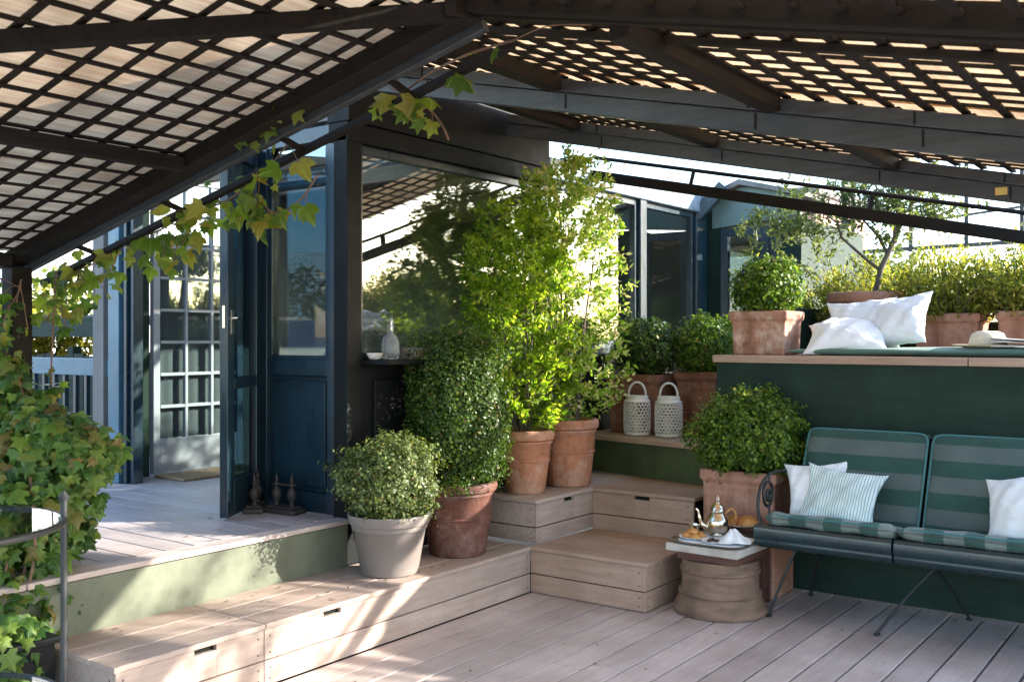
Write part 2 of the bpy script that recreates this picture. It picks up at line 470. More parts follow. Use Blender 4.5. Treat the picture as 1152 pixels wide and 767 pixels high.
M['roof'] = paint('grey shingles', (.22,.20,.19), (.13,.12,.115), .85, 9)
M['tag'] = paint('yellow tag', (.62,.45,.12), None, .5, 8)
M['shedgreen'] = paint('pale green boards', (.16,.225,.205), (.12,.18,.165), .55, 4)
M['bluesheet'] = paint('blue awning cloth', (.05,.16,.34), (.04,.12,.26), .7, 4)
M['box'] = leaf('box leaves', [(.018,.040,.010), (.036,.075,.014), (.062,.115,.018), (.11,.17,.03)], .26, brown=True)
M['boxpale'] = leaf('pale box leaves', [(.04,.065,.022), (.085,.125,.04), (.15,.19,.065), (.25,.28,.12)], .28, brown=True)
M['boxbright'] = leaf('fresh box leaves', [(.025,.060,.010), (.06,.125,.015), (.12,.21,.024), (.24,.34,.05)], .36, brown=True)
M['nandina'] = leaf('fresh jasmine leaves', [(.06,.125,.012), (.14,.23,.018), (.25,.33,.03), (.40,.43,.07)], .55, (.95,1.0,.38))
M['nandina_pink'] = leaf('sun pale leaves', [(.10,.20,.015), (.22,.36,.04), (.40,.48,.14), (.64,.55,.36)], .45, (1,.95,.5))  # sun on these leaves is put into the pale and cream stops
M['olive_leaf'] = leaf('grey green leaves', [(.05,.075,.03), (.09,.125,.05), (.15,.18,.08), (.22,.24,.12)], .38)
M['shrub'] = leaf('yellow green shrub leaves', [(.07,.11,.02), (.16,.20,.04), (.30,.30,.06), (.46,.40,.11)], .45)
M['ivy'] = leaf('ivy leaves', [(.03,.085,.022), (.055,.13,.028), (.09,.18,.035), (.13,.23,.045), (.17,.25,.05), (.20,.13,.05)], .40, veins=True)
M['vineleaf'] = leaf('vine leaves', [(.05,.10,.02), (.10,.18,.022), (.17,.24,.03), (.26,.22,.05)], .45, veins=True)
M['hedge'] = leaf('hedge leaves', [(.03,.06,.015), (.06,.11,.02), (.10,.16,.03)], .3)
# reed mats that let the sun through
def mat_reed():
    m, nt, b = new_mat('reed matting')
    v = coords(nt, (30,1.5,30)); v1 = coords(nt)
    c = ramp(nt, noise(nt, v, 2.0, 5), [(.3, (.42,.27,.15)), (.65, (.58,.41,.25))])
    c = mixc(nt, c, ramp(nt, noise(nt, v1, 3, 4), [(.35,(.55,.52,.5)),(.6,(1,1,1))]), .9, 'MULTIPLY')
    d = N(nt, 'ShaderNodeBsdfDiffuse'); t = N(nt, 'ShaderNodeBsdfTranslucent')
    nt.links.new(c, d.inputs[0]); nt.links.new(c, t.inputs[0])
    mx = N(nt, 'ShaderNodeMixShader'); mx.inputs[0].default_value = .62
    nt.links.new(d.outputs[0], mx.inputs[1]); nt.links.new(t.outputs[0], mx.inputs[2])
    nt.links.new(mx.outputs[0], nt.nodes['Material Output'].inputs['Surface'])
    nt.nodes.remove(b)
    return m
M['reed'] = mat_reed()

# ---------------------------------------------------------------- ground, floor, decks
b = MB(); b.add([(-1500,-1500,-.25),(1500,-1500,-.25),(1500,1500,-.25),(-1500,1500,-.25)], [(0,1,2,3)])
tag(b.build('ground', M['ground']), kind='structure')

b = MB()
x = -3.17
while x < 3.2:
    segs = [(-1.2, 6.0)]
    j = RNG.uniform(1.2, 4.2)
    segs = [(-1.6, j), (j + .004, 5.425)]
    for (a, c) in segs: b.box(x + .0035, x + .1445, a, c, -.028, RNG.uniform(-.0025, .0))
    x += .152
tag(b.build('deck_floor', M['floor'], bevel=.003), kind='structure')
b = MB(); b.box(-3.7, 3.2, -1.6, 5.43, -.2, -.04)
tag(b.build('deck_underlay', M['black']), kind='structure')

ZD = .49
b = MB()
y = .3
while y < 7.7:
    x1 = -3.722 if y < 3.45 else -3.76
    b.box(-7.2, x1 - .0, y + .003, y + .137, ZD - .026, ZD + RNG.uniform(-.001, .0))
    y += .141
tag(b.build('raised_deck', M['deck'], bevel=.003), kind='structure')
b = MB(); b.box(-3.718,-3.622,.3,1.9,ZD-.024,ZD+.0005); b.box(-3.718,-3.622,1.903,3.553,ZD-.024,ZD+.0005)
tag(b.build('deck_nosing', M['floor'], bevel=.005), kind='structure')
b = MB(); b.box(-7.1, -3.64, .3, 3.55, -.2, ZD - .03)
tag(b.build('deck_riser', M['sage']), kind='structure')

# ---------------------------------------------------------------- storage benches and steps
def planked(name, label, x0, x1, y0, y1, ztop, z0=0.0, faces='px', splits=(), notches=(), group='storage benches and steps', ov=.012, topaxis='y', mtop='bench', mface='bench', cutz=None):
    t = thing(name, label, 'storage step', ((x0+x1)/2, (y0+y1)/2, z0), 0, group)
    ox, oy, oz = t.location
    t_ = .022
    cz = cutz if cutz is not None else z0 + (ztop - z0) * .40
    core = MB(); core.box(x0+.02-ox, x1-.02-ox, y0+.02-oy, y1-.02-oy, .0, ztop-t_-.004-oz)
    core.build('core', M['black'], t)
    lid = MB()
    if topaxis == 'y':
        n = max(1, round((x1-x0)/.16)); w = (x1-x0+ov)/n
        for i in range(n):
            ys = [y0-ov] + list(splits) + [y1]
            for p, q in zip(ys[:-1], ys[1:]):
                lid.box(x0+i*w+.0015-ox, x0+(i+1)*w-.0015-ox, p+.001-oy, q-.001-oy, ztop-t_-oz, ztop-oz)
    else:
        n = max(1, round((y1-y0)/.16)); w = (y1-y0+ov)/n
        for i in range(n):
            lid.box(x0-ox, x1+ov-ox, y0-ov+i*w+.0015-oy, y0-ov+(i+1)*w-.0015-oy, ztop-t_-oz, ztop-oz)
    lid.build('lid', M[mtop], t, bevel=.004)
    zz = [(z0+.004, cz-.003), (cz+.003, ztop-t_-.003)]
    fp = MB()
    ys = [y0] + list(splits) + [y1]
    for (za, zb) in zz:
        if 'px' in faces:
            for p, q in zip(ys[:-1], ys[1:]):
                cuts = [k for k in notches if k[0] == 'x' and p < k[1] < q and zb > ztop-.06]
                if cuts:
                    k = cuts[0]
                    fp.box(x1-.02-ox, x1-ox, p+.002-oy, k[1]-.05-oy, za-oz, zb-oz)
                    fp.box(x1-.02-ox, x1-ox, k[1]+.05-oy, q-.002-oy, za-oz, zb-oz)
                    fp.box(x1-.02-ox, x1-ox, k[1]-.0499-oy, k[1]+.0499-oy, za-oz, zb-.022-oz)
                else:
                    fp.box(x1-.02-ox, x1-ox, p+.002-oy, q-.002-oy, za-oz, zb-oz)
                for yy in (p+.03, q-.03):
                    for z in (za+.025, zb-.03):
                        fp.mi = 1; fp.tube([(x1-.001-ox, yy-oy, z-oz), (x1+.0012-ox, yy-oy, z-oz)], .0042, 8); fp.mi = 0
        if 'ny' in faces:
            cuts = [k for k in notches if k[0] == 'y' and zb > ztop-.06]
            xe = x1-.0205 if 'px' in faces else x1
            if cuts:
                k = cuts[0]
                fp.box(x0-ox, k[1]-.05-ox, y0-oy, y0+.02-oy, za-oz, zb-oz)
                fp.box(k[1]+.05-ox, xe-ox, y0-oy, y0+.02-oy, za-oz, zb-oz)
                fp.box(k[1]-.0499-ox, k[1]+.0499-ox, y0-oy, y0+.02-oy, za-oz, zb-.02-oz)
            else:
                fp.box(x0-ox, xe-ox, y0-oy, y0+.02-oy, za-oz, zb-oz)
            for xx in (x1-.035,):
                for z in (za+.025, zb-.03):
                    fp.mi = 1; fp.tube([(xx-ox, y0+.001-oy, z-oz), (xx-ox, y0-.0012-oy, z-oz)], .0042, 8); fp.mi = 0
    fp.build('face_board', [M[mface], M['castiron']], t, bevel=.003)
    return t
planked('storage_bench', 'long low storage bench with plank face running along the sage green riser', -3.64, -3.17, 1.975, 4.48, .254, splits=(2.63,), notches=(('x',2.35),('x',3.0)), faces='px ny', cutz=.105)
planked('wooden_step', 'lowest wooden step jutting out onto the floor beside the column table', -3.168, -2.455, 4.482, 5.12, .254, faces='px ny', topaxis='x', mtop='benchx', mface='benchx', cutz=.105)
planked('storage_box', 'upper storage box carrying the two tall terracotta pots', -3.64, -3.17, 4.535, 5.70, .50, z0=.256, faces='px ny', notches=(('x',4.87),), mface='bench', cutz=.345)
planked('wooden_step', 'second wooden step below the olive riser, with slot in its face', -3.168, -2.50, 5.125, 5.70, .50, z0=.0, faces='ny', topaxis='x', notches=(('y',-2.83),), mtop='benchx', mface='benchx', cutz=.345)

# step with the lanterns: slightly skewed olive riser, wood edge
t = thing('landing_step', 'olive green landing step with wood edge under the two lanterns', 'storage step', (-3.0, 5.8, .5), 0)
o = t.location
b = MB(); b.prism([(-3.66-o.x,5.78-o.y),(-2.51-o.x,5.55-o.y),(-2.51-o.x,7.6-o.y),(-3.66-o.x,7.6-o.y)], 'z', .002, .215)
b.build('riser', M['olive'], t)
b = MB(); b.prism([(-3.66-o.x,5.75-o.y),(-2.505-o.x,5.52-o.y),(-2.505-o.x,5.84-o.y),(-3.66-o.x,6.0-o.y)], 'z', .217, .252)
b.prism([(-3.66-o.x,6.003-o.y),(-2.505-o.x,5.843-o.y),(-2.505-o.x,7.6-o.y),(-3.66-o.x,7.6-o.y)], 'z', .217, .250)
b.build('top_board', M['trim'], t, bevel=.006)

# ---------------------------------------------------------------- terrace with green front
b = MB(); b.box(-2.50, 3.4, 5.43, 7.4, 0, 1.255)
tag(b.build('upper_terrace', M['darkgreen']), kind='structure')
b = MB()
b.box(-2.515, -1.125, 5.405, 5.56, 1.2565, 1.300); b.box(-1.121, 3.4, 5.405, 5.56, 1.2565, 1.300)
for i in range(12): b.box(-2.515, 3.4, 5.564+i*.15, 5.564+i*.15+.146, 1.2565, 1.298)
tag(b.build('terrace_decking', M['benchx'], bevel=.004), kind='structure')
t = thing('parapet_wall', 'low dark green parapet behind the terrace pots', 'wall', (0, 7.2, 1.3))
b = MB(); b.box(-2.42, 3.4, -.2, -.1, .0, .18); b.build('boards', M['darkgreen'], t)
b = MB(); b.box(-2.44, 3.4, -.22, -.08, .181, .205); b.build('coping', M['darkgreen'], t, bevel=.004)
t = thing('screen_panel', 'dark green screen at the terrace end behind the square pot', 'panel', (-2.44, 6.0, 1.3))
b = MB(); b.box(-.03, .03, 0.28, 1.0, 0, .30); b.build('board', M['darkgreen'], t, bevel=.004)

# ---------------------------------------------------------------- pergola
P = thing('pergola', 'dark timber pergola with trellis roof and reed mats over the seating', 'pergola', (-1.80, 2.254, 0))
AX, AY, AZ = -1.80, 2.254, 2.361
def zr(x): return AZ - .227 * (x - AX)
def zl(x): return AZ + .234 * (x - AX)
def L(p): return (p[0]-AX, p[1]-AY, p[2])
def ppart(mb, name, mat, **k):
    mb.v = [L(p) for p in mb.v]
    return mb.build(name, mat, P, **k)
def raf(x0, x1, y, off, w, h, mat, zf=zr, name='rafter', bev=.003):
    m_ = MB(); m_.bar((x0,y,zf(x0)+off), (x1,y,zf(x1)+off), w, h); return ppart(m_, name, M[mat], bevel=bev)
XE = -.24
YB, YC = 3.41, 4.91
bays = [(.15, 2.20), (2.28, 3.43), (3.455, 4.93)]
PITCH = .1187
def lattice(x0, x1, y0, y1, zf):
    m_ = MB()
    xs = np.arange(math.ceil(x0/PITCH)*PITCH, x1, PITCH)
    for x in xs:
        j = RNG.normal()*.003; m_.bar((x+j,y0,zf(x)+.003), (x-j+RNG.normal()*.002,y1,zf(x)+.003), .026+RNG.uniform(-.003,.003), .008)
    ys = np.arange(math.ceil(y0/PITCH)*PITCH, y1, PITCH)
    for y in ys:
        j = RNG.normal()*.003; m_.bar((x0,y+j,zf(x0)+.0118), (x1,y-j,zf(x1)+.0118), .021+RNG.uniform(-.003,.003), .008)
    return ppart(m_, 'trellis_panel', M['purlin'])
def mat_sheet(x0, x1, y0, y1, zf, seed):
    m_ = MB(); nx, ny = 24, 12
    r = np.random.default_rng(seed)
    ph = r.uniform(0, 6, 4)
    vs = [(x0+(x1-x0)*i/nx, y0+(y1-y0)*j/ny, zf(x0+(x1-x0)*i/nx)+.026+.004*math.sin(5*(x0+(x1-x0)*i/nx)+ph[0])*math.sin(4*(y0+(y1-y0)*j/ny)+ph[1])) for i in range(nx+1) for j in range(ny+1)]
    fs = []
    for i in range(nx):
        for j in range(ny):
            q = i*(ny+1)+j
            fs.append((q, q+ny+1, q+ny+2, q+1))
    m_.add(vs, fs)
    return ppart(m_, 'reed_mat', M['reed'])
for i, (y0, y1) in enumerate(bays):
    xl = AX + .02 if i == 0 else -3.60
    lattice(xl, .36, y0, y1, zr)
    mat_sheet(xl, XE, y0-.05, y1+.04, zr, i)
lattice(-3.60, -1.3, 4.96, 5.78, zr)
mat_sheet(-3.60, -1.3, 4.98, 5.80, zr, 8)
lattice(-4.36, AX-.02, .15, 2.20, zl)
mat_sheet(-4.38, AX-.005, .1, 2.25, zl, 9)
# rafters of the falling side
raf(AX-.03, .7, 2.215, -.004, .05, .05, 'pergola')
raf(AX-.03, .7, 2.265, -.012, .03, .042, 'pergola')
raf(AX-.28, .7, 2.50, -.014, .035, .022, 'pergola')
for yy in (YB, YC):
    raf(-3.62, .8, yy, -.036, .085, .05, 'rafter')
    raf(-3.62, .8, yy-.009, -.102, .042, .075, 'rafter')
    for xx in (-2.98, -2.24, -1.43, -.86, -.34):
        m_ = MB(); m_.box(xx-.003, xx+.003, yy-.046, yy-.0435, zr(xx)-.057, zr(xx)-.014); ppart(m_, 'joint_plate', M['black'])
        m_ = MB(); m_.box(xx+.02, xx+.026, yy-.034, yy-.0305, zr(xx)-.132, zr(xx)-.075); ppart(m_, 'joint_plate', M['black'])
# purlins along the ridge direction
for xx in (-3.12, -2.26, -1.34, -.12, .34):
    for (y0, y1) in ((2.30, 3.37), (3.455, 4.865)):
        m_ = MB(); m_.bar((xx,y0,zr(xx)-.034), (xx,y1,zr(xx)-.034), .062, .058); ppart(m_, 'purlin', M['purlin'], bevel=.003)
# left slope: purlins, verge boards, eave
m_ = MB(); m_.bar((-3.10,.2,zl(-3.10)-.03), (-3.10,2.19,zl(-3.10)-.03), .06, .048); ppart(m_, 'purlin', M['purlin'], bevel=.003)
m_ = MB(); m_.bar((-4.33,.2,zl(-4.33)-.03), (-4.33,2.19,zl(-4.33)-.03), .08, .057); ppart(m_, 'purlin', M['purlin'], bevel=.003)
raf(-4.42, AX+.017, 2.231, -.017, .078, .06, 'pergola', zl)
raf(-4.42, AX+.017, 2.292, -.055, .03, .034, 'rafter', zl)
raf(-4.42, AX+.045, 2.391, -.099, .027, .025, 'pergola', zl, 'verge_rail')
for xx in (-3.96, -3.36, -2.67, -2.16):
    m_ = MB(); m_.bar((xx,2.292,zl(xx)-.069), (xx,2.391,zl(xx)-.099), .02, .017); ppart(m_, 'rail_bracket', M['pergola'])
# end stub of the ridge and diagonal tie below the left slope
m_ = MB(); m_.box(AX-.02, AX+.02, 2.15, 2.24, AZ-.05, AZ+.02); ppart(m_, 'ridge_stub', M['purlin'], bevel=.003)
m_ = MB(); m_.bar((-3.44,.18,zl(-3.44)-.026), (AX,2.22,zl(AX)-.026), .04, .052); ppart(m_, 'diagonal_brace', M['pergola'], bevel=.003)
# lower outer rail beyond the last rafter
m_ = MB(); m_.bar((-3.64,5.9,2.527), (.8,5.9,1.552), .05, .068); ppart(m_, 'outer_rail', M['pergola'], bevel=.003)
m_ = MB(); m_.tube([(-3.64,5.92,2.652), (.8,5.92,1.69)], .013, 8); ppart(m_, 'outer_rod', M['pergola'])
for xx in (-2.91, -1.77, -.64):
    z0 = 2.527-.2196*(xx+3.64)
    m_ = MB(); m_.bar((xx,5.905,z0), (xx+.025,5.92,z0+.125), .04, .024); ppart(m_, 'rail_strut', M['pergola'])
for (yy, zb, zt) in ((2.231, 0, zr(.7)-.02), (YB, 0, zr(.72)-.14), (YC, 0, zr(.72)-.14), (5.9, 1.30, 1.55)):
    m_ = MB(); m_.box(.68,.76,yy-.04,yy+.04,zb,zt); ppart(m_, 'post', M['pergola'], bevel=.003)
m_ = MB(); m_.box(-4.37,-4.28,2.18,2.27,ZD,zl(-4.32)-.065); ppart(m_, 'post', M['pergola'], bevel=.003)
m_ = MB(); m_.box(-.90,-.85,YC-.034,YC-.0305,zr(-.87)-.112,zr(-.87)-.078); ppart(m_, 'yellow_tag', M['tag'])

# ---------------------------------------------------------------- glazed garden house
H = thing('glazed_house', 'blue black glazed garden house with open door beside the raised deck', 'house', (-4.7, 3.6, 0))
HO = (-4.7, 3.6, 0)
def hp(mb, name, mat, parent=None, **k):
    mb.v = [(p[0]-HO[0], p[1]-HO[1], p[2]-HO[2]) for p in mb.v]
    return mb.build(name, mat, parent or H, **k)
# corner post
b = MB(); b.box(-3.752,-3.655,3.56,3.665,.25,2.46); hp(b, 'corner_post', M['black'], bevel=.004)
# facade panel facing the deck: stiles, rails, window, lower panel
b = MB()
b.box(-4.39,-4.285,3.57,3.66,ZD,2.50); b.box(-3.815,-3.754,3.57,3.66,ZD,2.50)
b.box(-4.285,-3.815,3.575,3.655,1.20,1.285); b.box(-4.285,-3.815,3.575,3.655,2.20,2.235); b.box(-4.285,-3.815,3.575,3.655,2.42,2.50)
b.box(-4.285,-3.815,3.575,3.655,ZD,ZD+.10)
hp(b, 'facade_frame', M['blue'], bevel=.004)
b = MB(); b.box(-4.285,-3.815,3.60,3.64,ZD+.10,1.20); b.box(-4.255,-3.845,3.588,3.60,ZD+.13,1.17); hp(b, 'lower_panel', M['blue'], bevel=.005)
w = MB(); w.box(-4.285,-4.262,3.585,3.60,1.285,2.42); w.box(-3.838,-3.815,3.585,3.60,1.285,2.42)
w.box(-4.262,-3.838,3.585,3.60,1.285,1.308); w = hp(w, 'window', M['blue'])
b = MB(); b.box(-4.284,-3.816,3.612,3.618,1.286,2.199); b.box(-4.284,-3.816,3.612,3.618,2.236,2.419)
b.build('pane', M['doorglass'], w); w.children[0].location = (-HO[0], -HO[1], 0)
# wall below the long glazing with ledge
b = MB(); b.box(-3.76,-3.665,3.667,7.75,.25,1.262); hp(b, 'base_wall', M['black'])
b = MB(); b.box(-3.665,-3.645,3.75,4.4,.50,1.18); hp(b, 'base_panel', M['black'], bevel=.006)
b = MB(); b.box(-3.78,-3.47,3.667,4.55,1.263,1.288); hp(b, 'ledge', M['black'], bevel=.004)
b = MB(); b.box(-3.78,-3.62,4.552,7.75,1.263,1.288); hp(b, 'sill', M['blue'], bevel=.004)
b = MB(); b.box(-3.80,-3.64,3.56,5.36,2.50,2.86); b.box(-3.79,-3.65,3.56,5.36,2.40,2.497); hp(b, 'fascia', M['black'], bevel=.004)
# long glass wall: posts and panes
for (ya, yb, za) in ((3.667, 5.28, 2.40), (5.40, 6.60, 2.44), (6.70, 7.55, 2.44)):
    f = MB()
    f.box(-3.735,-3.685,ya,ya+.035,1.289,za-.002); f.box(-3.735,-3.685,yb-.035,yb,1.289,za-.002)
    f.box(-3.735,-3.685,ya+.035,yb-.035,1.289,1.33); f.box(-3.735,-3.685,ya+.035,yb-.035,za-.045,za-.002)
    f = hp(f, 'window', M['blue'], bevel=.003)
    g_ = MB(); g_.box(-3.712,-3.706,ya+.034,yb-.034,1.329,za-.044)
    g_.build('pane', M['glass'], f).location = (-HO[0], -HO[1], 0)
for (ya, yb) in ((5.283, 5.397), (6.603, 6.697), (7.553, 7.75)):
    b = MB(); b.box(-3.75,-3.655,ya,yb,1.289,2.44); hp(b, 'window_post', M['blue'], bevel=.004)
b = MB(); b.box(-3.77,-3.64,5.363,7.72,2.442,2.58); hp(b, 'flashing', M['lead'], bevel=.01)
b = MB(); b.bar((-3.70,7.62,2.40), (-3.48,7.70,2.66), .12, .10); hp(b, 'valley_trim', M['blue'], bevel=.01)
# roof and inside
b = MB(); b.box(-5.9,-3.81,4.9,7.8,2.56,2.62); b.box(-4.40,-3.81,3.70,4.897,2.56,2.62); hp(b, 'roof', M['roof'])
b = MB(); b.box(-5.9,-4.403,3.70,4.897,2.58,2.59); hp(b, 'added_skylight', M['glass'])  # unseen glass roof area, added to brighten the passage inside
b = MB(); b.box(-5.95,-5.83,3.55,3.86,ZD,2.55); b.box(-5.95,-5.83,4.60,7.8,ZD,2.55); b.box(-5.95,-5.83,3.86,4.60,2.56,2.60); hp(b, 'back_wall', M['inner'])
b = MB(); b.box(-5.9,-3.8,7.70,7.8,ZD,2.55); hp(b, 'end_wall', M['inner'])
for yy in (4.2, 4.9, 5.6, 6.3, 7.0):
    b = MB(); b.bar((-5.82,yy,2.50), (-3.80,yy,2.50), .06, .10); hp(b, 'ceiling_joist', M['trim'])
# doorway: jamb, head, white glazed door
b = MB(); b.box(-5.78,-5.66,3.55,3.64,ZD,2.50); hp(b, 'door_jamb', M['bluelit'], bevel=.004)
b = MB(); b.box(-5.655,-5.61,3.57,3.66,ZD,2.50); b.box(-5.60,-5.565,3.59,3.66,ZD,2.50); hp(b, 'door_jamb', M['blue'], bevel=.003)
b = MB(); b.box(-5.78,-4.39,3.565,3.66,2.44,2.60); hp(b, 'door_head', M['blue'], bevel=.004)
b = MB(); b.box(-5.83,-5.80,3.66,3.86,ZD,2.45); hp(b, 'door_lining', M['darkgreen'])
Y0, Y1 = 3.875, 4.60
f = MB()
f.box(-5.82,-5.775,Y0,Y0+.05,ZD+.012,2.50); f.box(-5.82,-5.775,Y1-.05,Y1,ZD+.012,2.50)
f.box(-5.82,-5.775,Y0+.05,Y1-.05,ZD+.012,.73); f.box(-5.82,-5.775,Y0+.05,Y1-.05,2.44,2.50)
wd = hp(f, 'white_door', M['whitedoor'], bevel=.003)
ws = (Y1-Y0-.1)/3
m1 = MB()
for k in (1, 2): m1.box(-5.812,-5.78,Y0+.05+k*ws-.0095,Y0+.05+k*ws+.0095,.73,2.44)
hs = (2.44-.73)/8
for k in range(1, 8):
    for q in range(3): m1.box(-5.81,-5.782,Y0+.05+q*ws+.0096,Y0+.05+(q+1)*ws-.0096,.73+k*hs-.0095,.73+k*hs+.0095)
m1.build('glazing_bars', M['whitedoor'], wd).location = (-HO[0], -HO[1], 0)
m1 = MB(); m1.box(-5.800,-5.795,Y0+.05,Y1-.05,.73,2.44); m1.build('pane', M['doorglass'], wd).location = (-HO[0], -HO[1], 0)
m1 = MB()
n = 60
for i in range(n):
    ya = Y0+.05+(Y1-Y0-.1)*i/n; yb = Y0+.05+(Y1-Y0-.1)*(i+1)/n
    xa = -5.845+.004*math.sin(i*.7); xb = -5.845+.004*math.sin((i+1)*.7)
    m1.add([(xa,ya,.70),(xb,yb,.70),(xb,yb,2.05),(xa,ya,2.05)], [(0,1,2,3)])
hp(m1, 'curtain', M['curtain'], smooth=60)
# dark door leaf standing open
d = Matrix.Translation((-4.345-HO[0], 3.56-HO[1], 0)) @ Matrix.Rotation(math.atan2(-.41, .245), 4, 'Z')
lf = MB(); LW = .485
lf.box(0,.075,-.022,.022,ZD+.012,2.42); lf.box(LW-.09,LW,-.022,.022,ZD+.012,2.42)
lf.box(.075,LW-.09,-.022,.022,ZD+.012,ZD+.19); lf.box(.075,LW-.09,-.022,.022,2.32,2.42); lf.box(.075,LW-.09,-.022,.022,1.14,1.20)
lf.xf(d); leafo = lf.build('door_leaf', M['blue'], H, bevel=.004)
b = MB(); b.box(.075,LW-.09,-.004,.004,ZD+.19,1.14); b.box(.075,LW-.09,-.004,.004,1.20,2.32); b.xf(d); b.build('pane', M['leafglass'], leafo)
b = MB()
b.box(LW-.07,LW-.045,-.0245,.0245,1.42,1.54); b.tube([(LW-.058,-.024,1.50),(LW-.058,-.045,1.50),(LW-.12,-.045,1.50)], .005, 8); b.tube([(LW-.058,.024,1.50),(LW-.058,.045,1.50),(LW-.12,.045,1.50)], .005, 8)
b.box(LW+.0005,LW+.002,-.006,.006,1.45,1.56)
b.xf(d); b.build('handle', M['silver'], leafo, smooth=40)

# doormat
b = MB(); b.box(-.16,.16,-.38,.38,0,.018)
o = b.build('doormat', M['doormat'], bevel=.005); o.location = (-5.56, 4.22, ZD+.001)
tag(o, 'coir doormat lying in front of the white glazed door', 'doormat')

# shed at the end of the glass wall
S = thing('garden_shed', 'pale green garden shed with gable board and dark framed window', 'shed', (-3.2, 7.8, .5))
def sp(mb, name, mat, parent=None, **k):
    mb.v = [(p[0]+3.2, p[1]-7.8, p[2]-.5) for p in mb.v]
    return mb.build(name, mat, parent or S, **k)
b = MB(); b.box(-3.56,-3.03,7.84,9.4,.5,1.30); b.box(-3.03,-2.86,7.80,9.4,.5,2.36); b.box(-3.78,-3.56,7.80,9.4,.5,2.50); sp(b, 'wall', M['darkgreen'])
b = MB(); b.prism([(-3.63,2.32),(-2.87,2.38),(-2.87,2.53),(-3.10,2.60),(-3.36,2.66),(-3.63,2.56)], 'y', 7.79, 7.86); sp(b, 'gable_board', M['shedgreen'], bevel=.004)
b = MB(); b.prism([(-3.66,2.565),(-3.36,2.665),(-2.80,2.525),(-2.80,2.56),(-3.36,2.71),(-3.66,2.60)], 'y', 7.72, 9.5); sp(b, 'roof', M['roof'])
w = MB(); w.box(-3.555,-3.49,7.79,7.85,1.30,2.318); w.box(-3.19,-3.13,7.79,7.85,1.30,2.318); w.box(-3.09,-3.035,7.79,7.85,1.30,2.318); w.box(-3.49,-3.19,7.79,7.85,2.25,2.318); w.box(-3.13,-3.09,7.80,7.85,1.30,2.318)
w = sp(w, 'window', M['blue'], bevel=.003)
g_ = MB(); g_.box(-3.49,-3.19,7.815,7.821,1.30,2.25); g_.v = [(p[0]+3.2,p[1]-7.8,p[2]-.5) for p in g_.v]; g_.build('pane', M['glass'], w)
b = MB(); b.box(-3.56,-3.03,8.6,8.65,1.30,2.3); sp(b, 'inner_wall', M['inner'])

# ---------------------------------------------------------------- railing, buildings and trellis behind
t = thing('deck_railing', 'dark blue railing closing the far side of the raised deck', 'railing', (-6.4, 3.6, ZD))
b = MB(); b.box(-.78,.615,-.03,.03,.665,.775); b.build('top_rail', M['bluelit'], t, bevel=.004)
b = MB(); b.box(-.78,.615,-.02,.02,.06,.12); b.build('bottom_rail', M['blue'], t)
for k in range(11):
    b = MB(); x = -.74 + k*.13; b.box(x-.014,x+.014,-.014,.014,.12,.665); b.build('baluster', M['blue'], t)
t = thing('garden_canopy', 'dark awning roof seen beyond the blue railing', 'awning', (-8.6, 5.3, -.25))
b = MB()
b.box(-1.6,1.2,-.8,.9,1.78,1.84); b.build('roof', M['roof'], t, bevel=.01)
b = MB(); b.box(-1.6,1.2,-.84,-.80,1.66,1.82); b.build('valance', M['darkgreen'], t)
for (xx, yy) in ((-1.5,-.75),(1.1,-.75),(-1.5,.8),(1.1,.8)):
    b = MB(); b.box(xx-.04,xx+.04,yy-.04,yy+.04,0,1.78); b.build('post', M['blue'], t)
b = MB()
b.box(-1.46,1.06,.81,.85,.1,1.5); b.build('back_panel', M['darkgreen'], t)
t = thing('white_building', 'tall white rendered building beyond the railing', 'building', (-15.5, 9.2, -.25))
b = MB(); b.box(-4,1.5,-2.2,3,0,5.2); b.build('wall', M['whitewall'], t)
b = MB(); b.box(-4.2,1.7,-2.4,3.2,5.201,5.4); b.build('cornice', M['whitewall'], t)
for k in range(2):
    w = MB(); w.box(-2.6+2*k,-1.7+2*k,-2.24,-2.19,1.0,2.2); w = w.build('window', M['blue'], t)
t = thing('pink_building', 'pink rendered house far behind the ivy', 'building', (-13.2, 4.4, -.25))
b = MB(); b.box(-2.5,.6,-1.6,1.2,0,1.75); b.build('wall', M['pink'], t)
b = MB(); b.box(-2.6,.7,-1.7,1.3,1.751,1.85); b.build('roof', M['roof'], t)
t = thing('slatted_fence', 'dark green upright board fence beyond the blue railing', 'fence', (-8.0, 4.5, -.25))
b = MB()
for k in range(26): b.box(-1.9+k*.15,-1.9+k*.15+.135,-.012,.012,.05,1.50+.01*(k%3))
b.build('boards', M['darkgreen'], t)
for xx in (-1.9, .1, 1.96):
    b = MB(); b.box(xx-.04,xx+.04,.013,.09,0,1.58); b.build('post', M['darkgreen'], t)
b = MB(); b.box(-1.9,1.99,.013,.05,.4,.48); b.box(-1.9,1.99,.013,.05,1.2,1.28); b.build('rail', M['darkgreen'], t)
